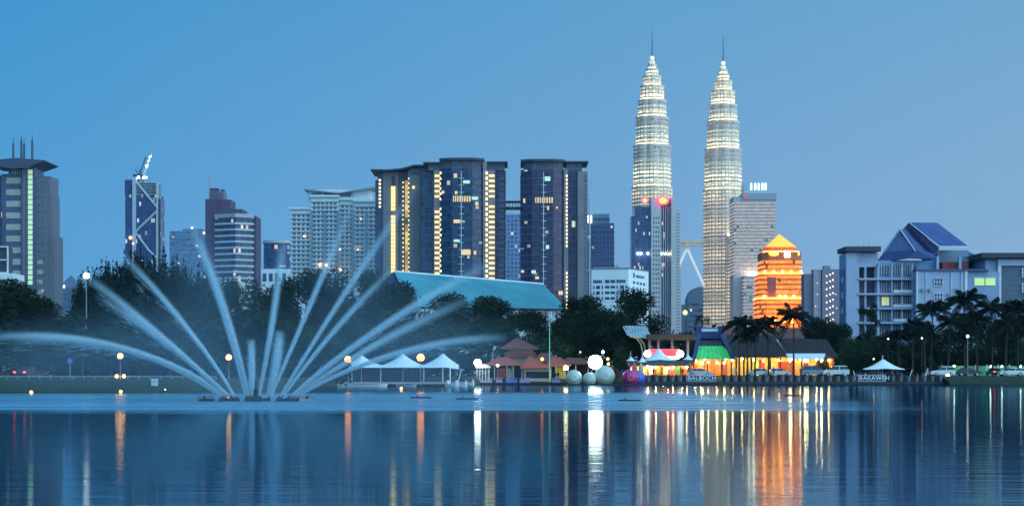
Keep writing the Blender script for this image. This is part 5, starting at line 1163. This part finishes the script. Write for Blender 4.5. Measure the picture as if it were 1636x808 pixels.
MB().lathe([(.01, .08), (.26, .08), (.38, .95), (.42, .95), (.42, 1.05), (.34, 1.05), (.34, .96), (.01, .94)], 14).build('pot', ptm, pot); MB().lathe([(.33, .99), (.01, 1.02)], 10).build('soil', wood_dark, pot)
i = 0
for k in range(1, 38):
    px = 1030 + k * 12.6
    if 1095 < px < 1146 or 1368 < px < 1416: continue
    c = copy_tree(bol); c.location.x = X(px, 354.6)
    if 1095 < px + 6 < 1146 or 1368 < px + 6 < 1416: continue
    c = copy_tree(pot); c.location.x = X(px + 6.3, 354.7)
for (a, c, tx, lb_) in ((1097, 1143, 'BALBOCH', 'dock sign with pale outlined letters below the green roof hut'), (1371, 1415, 'RAKAWEH', 'dock sign with white letters and a red spot below the lone tent')):
    b = B('sign_board', lb_, 'sign', (a + c) / 2, 354.3); b.o.location.z = .5
    w = (c - a) * b.k; MB().box(-w / 2, w / 2, 0, .08, .1, 1.25).build('board', mat('sign_navy_board', (.05, .06, .10), .6), b.o)
    fr = MB()
    for x0, x1, z0, z1 in ((-w / 2, w / 2, 1.19, 1.27), (-w / 2, w / 2, .08, .15), (-w / 2, -w / 2 + .08, .15, 1.19), (w / 2 - .08, w / 2, .15, 1.19)): fr.box(x0, x1, -.05, 0, z0, z1)
    fr.build('frame', white_metal, b.o)
    o = lettering(tx, 1.05, mat('sign_letter_white', (.8, .83, .88), .6), b.o, (-w / 2 + .18, -.06, .68), 0, bold=.012)
    if a > 1300: MB().ball((-w / 2 + 1.0, -.1, .35), .14, 8, (1, .3, 1)).build('red_spot', redw, b.o)

# ------------------------------------------------------------------ vehicles
carglass = mat('car_glass', (.02, .025, .035), .1); tyre = mat('tyre_rubber', (.02, .02, .02), .9); rimm = mat('wheel_rim', (.45, .46, .48), .35, .7)
tail_on = mat('tail_lamp_lit', (.8, .05, .05), .4, emit=(1, .04, .04), es=10, sample=False); tail = mat('tail_lamp', (.35, .02, .02), .3); head = mat('head_lamp', (.8, .8, .8), .15)
SED = dict(lo=[(-2.2, .32), (-2.28, .62), (-2.18, .92), (-1.5, 1.0), (-.2, .98), (1.15, .95), (1.95, .86), (2.25, .66), (2.22, .32)], gl=[(-1.75, .97), (-1.15, 1.38), (.35, 1.4), (1.2, .95)], rf=(-1.12, .32, 1.37, 1.47))
MPV = dict(lo=[(-2.2, .34), (-2.26, .7), (-2.22, 1.1), (-1.5, 1.12), (.6, 1.08), (1.5, 1.02), (2.1, .9), (2.28, .66), (2.24, .34)], gl=[(-2.16, 1.08), (-1.9, 1.68), (.4, 1.72), (1.45, 1.02)], rf=(-1.88, .36, 1.67, 1.78))
def car(kind, paint, label, px, Y, yaw=0, z=LAND + .03, lit=False, name='parked_car', cat='car', sc=1.0):
    t = thing(name, label, cat, (X(px, Y), Y, z), yaw, 'cars in the shore car park'); W_ = .86
    def ext(prof, w0, w1, zt):
        mb = MB(); zs = [p[1] for p in prof]; zb, zh = min(zs), max(zs); f = lambda zz_: w0 + (w1 - w0) * (zz_ - zb) / max(.01, zh - zb)
        mb.face([(x, -f(zz_), zz_) for x, zz_ in prof]); mb.face([(x, f(zz_), zz_) for x, zz_ in reversed(prof)]); n = len(prof)
        for i in range(n): (x0, z0), (x1, z1) = prof[i], prof[(i + 1) % n]; mb.face([(x0, -f(z0), z0), (x0, f(z0), z0), (x1, f(z1), z1), (x1, -f(z1), z1)])
        return mb
    ext(kind['lo'], W_, W_ * .97, 1).build('body', paint, t); ext(kind['gl'], W_ * .93, W_ * .76, 1).build('window_glass', carglass, t)
    a, c, z0, z1 = kind['rf']; MB().prism([(a, -.68), (c, -.68), (c, .68), (a, .68)], z0, z1, top=[(a + .1, -.6), (c - .15, -.6), (c - .15, .6), (a + .1, .6)]).build('roof', paint, t)
    for x0 in (-.55, ): MB().box(x0 - .05, x0 + .05, -.79, .79, kind['gl'][0][1], z0).build('pillar', paint, t)
    for x0 in (-1.38, 1.4):
        for s in (-1, 1):
            w = MB().tube([(x0, s * .72, .32), (x0, s * .9, .32)], .32, 16).build('wheel', tyre, t); MB().tube([(x0, s * .9, .32), (x0, s * .915, .32)], .2, 12).build('rim', rimm, w)
    for s in (-1, 1):
        MB().box(2.12, 2.26, s * .62 - .16, s * .62 + .16, .62, .76).build('headlight', head, t); MB().box(-2.31, -2.2, s * .66 - .14, s * .66 + .14, .72, .9).build('tail_light', tail_on if lit else tail, t)
        MB().box(.72, .86, s * .92 - .09, s * .92 + .09, 1.0, 1.12).build('mirror', paint, t)
    t.scale = (sc,) * 3
    return t
p_white, p_silver, p_dark, p_blue = mat('paint_white', (.72, .73, .75), .3), mat('paint_silver', (.34, .38, .44), .3, .5), mat('paint_dark', (.02, .025, .04), .25), mat('paint_grey_blue', (.16, .22, .30), .3, .4)
car(SED, p_silver, 'pale roofed car below the green roof hut', 1118, 364.5); car(SED, p_white, 'white car in front of the green lit doorway', 1211, 367.5, PI); car(SED, p_white, 'white sedan before the ochre lit wall', 1244, 367, 0)
car(MPV, p_blue, 'grey blue van parked under the white awning', 1301, 367, 0, sc=1.08); car(MPV, p_white, 'white van beside the thick stay pole', 1335, 365.5, PI, sc=1.08); car(SED, p_dark, 'dark sedan parked beside the tall lamp post', 1547, 367, 0, sc=1.05)
car(SED, p_white, 'white sedan among the trunks near the green hoarding', 1616, 366, PI, sc=1.05); car(SED, p_white, 'white car cut by the frame edge', 1641, 368.5, 0); car(MPV, p_white, 'white van half hidden beside the round cream lamp', 1506, 366.5, PI); car(SED, p_dark, 'car with red lights on among the palm trunks', 1588, 371, PI / 2 + .1, lit=True)
car(SED, p_dark, 'dark car with a red tail light behind the park trees', 44, 246, PI / 2 - .2, lit=True)
car(MPV, p_white, 'pale van far along the park road', 345, 268, 0, z=1.5) if False else None
hd = B('hoarding', 'green lit site hoarding behind the palm trunks', 'fence', 1570, 381); hd.box('panel', mat('green_hoarding', (.10, .42, .24), .8, var=.4, vsc=1.2), 1500, 1680, 584, 602, 0, .1)
for i in range(10): hd.box('post', white_metal, 1504 + i * 18, 1505.2 + i * 18, 582, 603, -.1, -.02)
for p in (1522, 1538, 1580, 1598, 1628): MB().ball((hd.x(p), -1.3, hd.z(583 + p % 3)), .15, 8).build('lamp', mat('hoarding_lamp', (.9, 1, .9), .5, emit=(.85, 1, .8), es=34), hd.o)
pole_lamp('street_lamp', 'low round cream lamp at the end of the dock', 1514, 600, 362, 1.5, mat('lamp_cream', (.9, .8, .6), .5, emit=(1, .72, .38), es=1.6), .42, .06)
for px, py, lb_ in ((1396, 573, 'tiny white lamp in the bushes behind the lone tent'), (1419, 541, 'small yellow lamp in the bushes by the balcony bays'), (1473, 540, 'tiny white lamp high in the bushes by the leaning palm'), (927, 562, 'tiny red lamp hanging among the rain trees')):
    b = thing('garden_lamp', lb_, 'lamp', (X(px, 368), 368, LAND)); zt = Z(py, 368) - LAND; MB().tube([(0, 0, 0), (0, 0, zt)], .04, 5).build('pole', dark_metal, b); MB().ball((0, 0, zt), .13, 8).build('globe', lamp_orange if px == 927 else lamp_small, b)
bk = thing('motorcycle', 'parked motorcycle under the park trees on the bank', 'motorcycle', (X(72, 240), 240, 1.53), .2)
for x0 in (-.62, .62): w = MB().tube([(x0, -.06, .3), (x0, .06, .3)], .3, 16).build('wheel', tyre, bk); MB().tube([(x0, -.07, .3), (x0, .07, .3)], .17, 10).build('rim', rimm, w)
MB().tube([(-.6, 0, .35), (-.3, 0, .6), (.2, 0, .65), (.45, 0, .9)], [.09, .14, .16, .06], 8).build('body', mat('paint_red', (.3, .03, .03), .35), bk); MB().tube([(-.65, 0, .78), (-.1, 0, .8)], [.10, .12], 8).build('seat', tyre, bk); MB().tube([(.5, -.35, 1.02), (.42, 0, .98), (.5, .35, 1.02)], .025, 6).build('handlebar', dark_metal, bk); MB().tube([(.62, 0, .3), (.44, 0, .98)], .04, 6).build('fork', dark_metal, bk)
rs_ = thing('road_sign', 'round blue road sign on a post under the park trees', 'sign', (X(112, 241), 241, 1.5)); MB().tube([(0, 0, 0), (0, 0, 2.6)], .04, 6).build('post', pale_steel, rs_); m = MB().tube([(0, -.06, 2.2), (0, -.09, 2.2)], .36, 20); m.build('disc', mat('sign_blue', (.05, .10, .42), .5), rs_); MB().tube([(0, -.1, 2.2), (0, -.11, 2.2)], .22, 20).build('disc_centre', mat('sign_violet', (.25, .2, .5), .5), rs_)
lbx = thing('litter_box', 'pale box standing on the grass bank near the water', 'box', (X(247, 224), 224, .75)); MB().box(-.34, .34, -.3, .3, 0, .75).build('bin', mat('pale_bin', (.5, .58, .66), .7), lbx); MB().prism([(-.4, -.36), (.4, -.36), (.4, .36), (-.4, .36)], .75, .86, top=[(-.3, -.26), (.3, -.26), (.3, .26), (-.3, .26)]).build('lid', mat('pale_lid', (.6, .66, .72), .7), lbx)
gdr = thing('guard_rail', 'low pale guard rail running along the park road', 'railing', (X(150, 234.5), 234.5, 1.42)); x0, x1 = X(-60, 234.5) - X(150, 234.5), X(345, 234.5) - X(150, 234.5)
MB().box(x0, x1, -.05, .05, .32, .5).build('rail', mat('rail_grey', (.22, .24, .26), .7), gdr)
for i in range(24): MB().box(x0 + (x1 - x0) * i / 23 - .06, x0 + (x1 - x0) * i / 23 + .06, .05, .15, -.4, .5).build('post', concrete, gdr)

# ------------------------------------------------------------------ boats and floats
def hull(label, px, Y, L_, w, h, m, name='boat', extra=None):
    t = thing(name, label, 'boat', (X(px, Y), Y, 0), 0); mb = MB(); n = 13; S = []
    for i in range(n):
        s = i / (n - 1) * 2 - 1; ww = w / 2 * (1 - abs(s) ** 3) + .02; zt = h * (1 + .35 * s * s); S.append([(s * L_ / 2, -ww, zt), (s * L_ / 2 * .96, -ww * .6, .02), (s * L_ / 2 * .94, 0, -.12), (s * L_ / 2 * .96, ww * .6, .02), (s * L_ / 2, ww, zt), (s * L_ / 2 * .97, ww * .8, zt - .06), (s * L_ / 2 * .94, 0, .1), (s * L_ / 2 * .97, -ww * .8, zt - .06)])
    for i in range(n - 1):
        for k in range(8): mb.face([S[i][k], S[i + 1][k], S[i + 1][(k + 1) % 8], S[i][(k + 1) % 8]])
    mb.face(S[0]); mb.face(S[-1][::-1]); mb.build('hull', m, t, True)
    for q in (-.25, .05, .3): MB().box(q * L_ - .12, q * L_ + .12, -w * .36, w * .36, h * .7, h * .78).build('thwart', wood_dark, t)
    return t
hull('long slim pale boat moored before the first tent peak', 579, 301, 7.8, 1.1, .42, white_wall); hull('shorter pale boat moored before the second tent peak', 649, 303, 3.2, .9, .36, mat('pale_blue_hull', (.35, .42, .5), .5))
for px, Y, lb_ in ((722, 306, 'white pedal boat under the canopy end post'), (736, 307, 'white pedal boat beside the leaning canopy stay'), (748, 338, 'white pedal boat by the kiosk jetty')):
    t = hull(lb_, px, Y, 2.2, 1.4, .45, white_wall, 'pedal_boat'); MB().tube([(-.5, 0, .4), (-.75, 0, 1.0)], [.3, .22], 8).build('seat_back', white_wall, t); MB().tube([(.6, 0, .35), (.9, 0, .8), (.75, 0, 1.05)], [.2, .12, .08], 6).build('prow', white_wall, t)
for px, py, lb_ in ((673, 635.5, 'small dark float on the ruffled water before the deep orange lamp'), (746, 637.5, 'small dark float between the fountain and the kiosk'), (1268, 632, 'dark float in the orange reflection'), (1006, 640, 'dark float in front of the magenta water ball')):
    Y = EYE * F / (py - HY); t = thing('float', lb_, 'float', (X(px, Y), Y, 0), .1, 'small dark floats on the lake'); MB().prism([(-.75, -.3), (.75, -.3), (.95, 0), (.75, .3), (-.75, .3), (-.95, 0)], -.06, .12).build('pontoon', dark_metal, t); MB().tube([(-.4, 0, .1), (-.35, 0, .34)], .04, 5).build('cleat', dark_metal, t)

# ------------------------------------------------------------------ people on the shore
def person(label, px, Y, z, shirt, sit=False, arm=.1):
    me = bpy.data.meshes.new('person'); J = [(0, 0, .92), (0, 0, 1.15), (0, 0, 1.38), (0, 0, 1.5), (0, -.02, 1.62), (0, -.02, 1.72)]; Rr = [.15, .14, .16, .06, .09, .08]; E = [(0, 1), (1, 2), (2, 3), (3, 4), (4, 5)]
    for s in (-1, 1):
        i = len(J); J += [(s * .2, 0, 1.38), (s * (.26 + arm), -.02, 1.12), (s * (.26 + arm), -.12, .88), (s * .09, 0, .86), (s * .1, -.01 if not sit else -.38, .48 if not sit else .82), (s * .1, .02 if not sit else -.4, .06 if not sit else .38), (s * .1, -.12 if not sit else -.5, .03 if not sit else .35)]
        Rr += [.07, .05, .04, .10, .07, .045, .04]; E += [(2, i), (i, i + 1), (i + 1, i + 2), (0, i + 3), (i + 3, i + 4), (i + 4, i + 5), (i + 5, i + 6)]
    me.from_pydata(J, E, []); o = put('person', me, None, (X(px, Y), Y, z - (.38 if sit else 0)))
    md = o.modifiers.new('skin', 'SKIN'); 
    for v, r in zip(me.skin_vertices[0].data, Rr): v.radius = (r, r)
    me.skin_vertices[0].data[0].use_root = True
    o.modifiers.new('sub', 'SUBSURF').levels = 1; me.materials.append(shirt); return tag(o, label, 'person', 'people on the shore')
c1_, c2_, c3_ = mat('dark_cloth', (.03, .03, .05), .9), mat('pale_cloth', (.45, .42, .45), .9), mat('blue_cloth', (.06, .08, .2), .9)
for a in ((887, 356.6, 1.0, c1_, 'person in dark clothes sitting behind the lilac railing by the yellow wall', True), (892, 356.8, 1.0, c1_, 'second dark dressed person sitting next to the yellow wall', True), (987, 357.5, 1.0, c1_, 'person in dark clothes standing behind the big cream water ball', False), (994, 358.4, 1.0, c3_, 'person in blue standing near the magenta water ball', False), (1174, 362.5, 1.5, c2_, 'person in pale clothes standing before the restaurant columns', False), (1280, 363.5, 1.5, c1_, 'person in dark clothes standing before the awning', False), (1236, 362.8, 1.5, c3_, 'person in blue standing between the palms and the white sedan', False), (1090, 362.0, 1.2, c1_, 'person in dark clothes standing before the food court drapes', False), (1068, 362.4, 1.2, c2_, 'person in pale clothes standing under the grey valance', False), (1044, 362.2, 1.2, c1_, 'person in dark clothes standing at the food court edge', False), (1403, 361, 1.2, c2_, 'person in pale clothes standing under the lone tent', False), (1431, 361.5, 1.2, c1_, 'person in dark clothes standing under the lone tent', False)):
    person(a[4], a[0], a[1], a[2], a[3], a[5])

# ------------------------------------------------------------------ fountain
YF = 163.0
ft = thing('fountain', 'floating lake fountain throwing a wide fan of white jets', 'fountain', (X(405, YF), YF, 0)); fx_ = lambda px: X(px, YF) - X(405, YF)
spray = bpy.data.materials.new('spray'); spray.use_nodes = True; nt = spray.node_tree; N, L = nt.nodes, nt.links; N.clear()
out = N.new('ShaderNodeOutputMaterial'); tr = N.new('ShaderNodeBsdfTransparent'); df = N.new('ShaderNodeBsdfDiffuse'); tl = N.new('ShaderNodeBsdfTranslucent'); m1_ = N.new('ShaderNodeMixShader'); m2_ = N.new('ShaderNodeMixShader')
df.inputs[0].default_value = (.72, .91, 1, 1); tl.inputs[0].default_value = (.72, .91, 1, 1); m1_.inputs[0].default_value = .5; L.new(df.outputs[0], m1_.inputs[1]); L.new(tl.outputs[0], m1_.inputs[2])
m2_.inputs[0].default_value = .26; L.new(tr.outputs[0], m2_.inputs[1]); L.new(m1_.outputs[0], m2_.inputs[2]); L.new(m2_.outputs[0], out.inputs[0])
def sheath(ln, h, s0, s1, fade):
    m = bpy.data.materials.new('spray_sheath'); m.use_nodes = True; nt = m.node_tree; N, L = nt.nodes, nt.links; N.clear()
    o = N.new('ShaderNodeOutputMaterial'); v = N.new('ShaderNodeVolumePrincipled'); v.inputs['Color'].default_value = (.80, .95, 1, 1); L.new(v.outputs[0], o.inputs['Volume'])
    tc_ = N.new('ShaderNodeTexCoord'); sp = N.new('ShaderNodeSeparateXYZ'); L.new(tc_.outputs['Object'], sp.inputs[0])
    def M(op, a, b=None, c=None, clamp=False):
        n = N.new('ShaderNodeMath'); n.operation = op; n.use_clamp = clamp
        for i, x in enumerate((a, b, c)):
            if x is None: continue
            if isinstance(x, (int, float)): n.inputs[i].default_value = x
            else: L.new(x, n.inputs[i])
        return n.outputs[0]
    t = M('DIVIDE', sp.outputs[0], ln, clamp=True); u = M('SUBTRACT', 1.0, t, clamp=True)
    dz = M('SUBTRACT', sp.outputs[2], M('MULTIPLY', M('MULTIPLY', t, u), 4 * h))
    sg = M('MULTIPLY_ADD', M('POWER', t, 1.15), s1, s0)
    r2 = M('DIVIDE', M('ADD', M('MULTIPLY', sp.outputs[1], sp.outputs[1]), M('MULTIPLY', dz, dz)), M('MULTIPLY', sg, sg))
    d = M('MULTIPLY', M('EXPONENT', M('MULTIPLY', r2, -.6)), M('POWER', u, fade * .8))
    L.new(M('MULTIPLY', d, M('MULTIPLY', M('POWER', M('DIVIDE', s0, sg), 1.35), 1.7 / s0)), v.inputs['Density'])
    m.cycles.volume_step_rate = .06 if hasattr(m.cycles, 'volume_step_rate') else 1
    return m
def jet(p0, pm, pe, n, r0, r1, seed, droop=1.0, fade=1.4, dy=0.):
    """Thousands of fine drops strung along the path one nozzle throws; the stream widens and thins as it flies."""
    rnd = random.Random(seed); A = Vector((fx_(p0[0]), 0, Z(p0[1], YF))); Mm = Vector((fx_(pm[0]), dy * .5, Z(pm[1], YF))); E = Vector((fx_(pe[0]), dy, Z(pe[1], YF)))
    C = Mm * 2 - (A + E) * .5; mb = MB(); ln = (E - A).length
    P = lambda t_: A * (1 - t_) ** 2 + C * 2 * t_ * (1 - t_) + E * t_ * t_
    for i in range(int(n * 1.1)):
        t0 = rnd.random() ** .85
        if rnd.random() > (1 - t0) ** (fade * 1.6): continue
        o = Vector((rnd.gauss(0, 1), rnd.gauss(0, 1), rnd.gauss(0, 1))); fall = abs(rnd.gauss(0, 1)) * droop; dt = rnd.uniform(.3, .8) / ln; pts = []
        for k in range(3):
            t_ = min(1.04, t0 + dt * k / 2); pts.append(P(t_) + o * (r0 + r1 * .24 * t_ ** 1.15) + Vector((0, 0, -fall * r1 * 1.3 * t_ * t_)))
        rr = rnd.uniform(.009, .018) * (1 + .6 * t0); mb.tube(pts, [rr * .3, rr, rr * .3], 3, False)
    j = mb.build('water_jet', spray, ft)
    ch = (E - A); e1 = ch.normalized(); e2 = Vector((-e1.z, 0, e1.x)); h = ((Mm - (A + E) * .5)).dot(e2); s0, s1 = r0 * 1.1, r1 * .36
    sg = lambda t_: s0 + s1 * t_ ** 1.15
    tb_ = MB(); T_ = [k / 14 for k in range(15)]; tb_.tube([(ln * t_, 0, 4 * h * t_ * (1 - t_)) for t_ in T_], [sg(t_) * 2.9 for t_ in T_], 10)
    so = tb_.build('spray_sheath', sheath(ln, h, s0, s1, fade), j, False, A); so.rotation_euler = Matrix((e1, Vector((0, 1, 0)) if e1.cross(Vector((0, 1, 0))).dot(e2) > 0 else Vector((0, -1, 0)), e2)).transposed().to_euler()
jet((356, 635), (215, 561), (-30, 541), 2600, .05, .50, 1, 1.3, .9); jet((362, 635), (205, 558), (20, 545), 1000, .05, .6, 21, 1.6, 1.0)
jet((364, 635), (256, 535), (130, 436), 2600, .05, .55, 2, 1.3, 1.1); jet((369, 635), (262, 545), (150, 470), 1300, .05, .6, 22, 1.5, 1.3)
jet((376, 635), (303, 528), (188, 400), 2400, .05, .42, 3, 1.2, 1.1)
jet((393, 634), (357, 500), (303, 350), 2600, .06, .50, 4, .8, 1.2); jet((398, 634), (368, 520), (318, 380), 900, .06, .5, 24, .8, 1.3)
jet((402.5, 634), (402, 588), (401.5, 541), 1500, .10, .22, 5, 1.2, .8); 
jet((413, 634), (434, 520), (452, 385), 2400, .06, .50, 6, .6, 1.1)
jet((430, 634), (441, 580), (447, 527), 1700, .12, .42, 7, 1.6, .8)
jet((432, 634), (496, 485), (566, 318), 2400, .05, .48, 8, .6, 1.3)
jet((447, 635), (538, 488), (672, 290), 2400, .05, .52, 9, .8, 1.5); jet((451, 635), (528, 535), (632, 425), 1900, .05, .42, 10, .8, 1.2)
jet((463, 636), (590, 535), (790, 418), 3300, .07, .55, 11, 1.0, 1.1)
jet((470, 636), (620, 568), (812, 539), 2600, .05, .50, 12, 1.3, .95); jet((467, 636), (610, 545), (770, 470), 900, .06, .7, 32, 1.2, 1.4)
pipe = mat('black_pipe', (.015, .016, .02), .5)
for p, d in ((356, -.9), (360, -.9), (364, -.72), (369, -.7), (376, -.55), (393, -.25), (398, -.2), (402.5, 0), (413, .15), (430, .15), (432, .4), (447, .52), (452, .6), (463, .8), (468, .85), (471, .95)):
    MB().tube([(fx_(p) - d * .55, 0, .05), (fx_(p) + d * .1, 0, Z(634, YF) + .12)], [.10, .07], 8).build('nozzle', pipe, ft)
for a, c, h in ((318, 342, .22), (350, 382, .3), (392, 418, .42), (419, 431, .25), (440, 456, .2), (456, 478, .28), (478, 503, .2)):
    MB().prism([(fx_(a), -.8), (fx_(c), -.8), (fx_(c), .8), (fx_(a), .8)], -.1, h, top=[(fx_(a) + .1, -.7), (fx_(c) - .1, -.7), (fx_(c) - .1, .7), (fx_(a) + .1, .7)]).build('pontoon', mat('pontoon_dark', (.04, .045, .06), .7) if a not in (319, 478) else mat('pontoon_pale', (.25, .28, .3), .7), ft)
MB().tube([(fx_(409), 0, .3), (fx_(409), 0, 1.0), (fx_(409), 0, 1.02), (fx_(409), 0, 1.7)], [.2, .2, .06, .05], 8).build('control_post', pipe, ft)
MB().ball((fx_(366), -.5, .2), .12, 8).build('marker_lamp', lamp_small, ft)
for p in (322, 333, 486, 497): MB().box(fx_(p) - .35, fx_(p) + .35, -.4, .4, .2, .42).build('pump_box', mat('pump_grey', (.2, .22, .24), .6), ft)

# ------------------------------------------------------------------ air
def volume(name, col, dens, blob=False):
    m = bpy.data.materials.new(name); m.use_nodes = True; nt = m.node_tree; N, L = nt.nodes, nt.links; N.clear()
    o = N.new('ShaderNodeOutputMaterial'); v = N.new('ShaderNodeVolumePrincipled'); v.inputs['Color'].default_value = (*col, 1); v.inputs['Density'].default_value = dens; L.new(v.outputs[0], o.inputs['Volume'])
    if blob:
        t = N.new('ShaderNodeTexCoord'); g_ = N.new('ShaderNodeTexGradient'); g_.gradient_type = 'QUADRATIC_SPHERE'; L.new(t.outputs['Object'], g_.inputs[0])
        q = N.new('ShaderNodeMath'); q.operation = 'MULTIPLY'; q.inputs[1].default_value = dens; L.new(g_.outputs['Fac'], q.inputs[0]); L.new(q.outputs[0], v.inputs['Density'])
    return m
mm = volume('spray_mist', (.62, .84, 1), MISTD, True) if (MISTD := .028) else None
for px, py, rx, rz, dy in ((405, 632, 7, 1.4, 0), (365, 634, 3, 1.0, .5), (455, 634, 3.5, 1.0, .5), (405, 610, 12, 4, 1), (400, 585, 30, 7.5, 4), (150, 570, 16, 6, 6), (270, 530, 12, 7, 5), (600, 545, 15, 7, 5), (720, 570, 12, 5, 5), (330, 440, 7, 7, 3), (30, 575, 10, 5, 6), (560, 430, 9, 9, 3)):
    o = MB().ball((0, 0, 0), 1, 20).build('spray_mist', mm, None, False, (X(px, YF), YF + dy, max(.2, Z(py, YF)))); o.scale = (rx, 7, rz); tag(o, kind='stuff')
haze = MB().box(-13000, 13000, -400, 6500, -2, 480).build('haze', volume('haze', (.60, .80, 1.0), 0.000032)); tag(haze, kind='stuff')
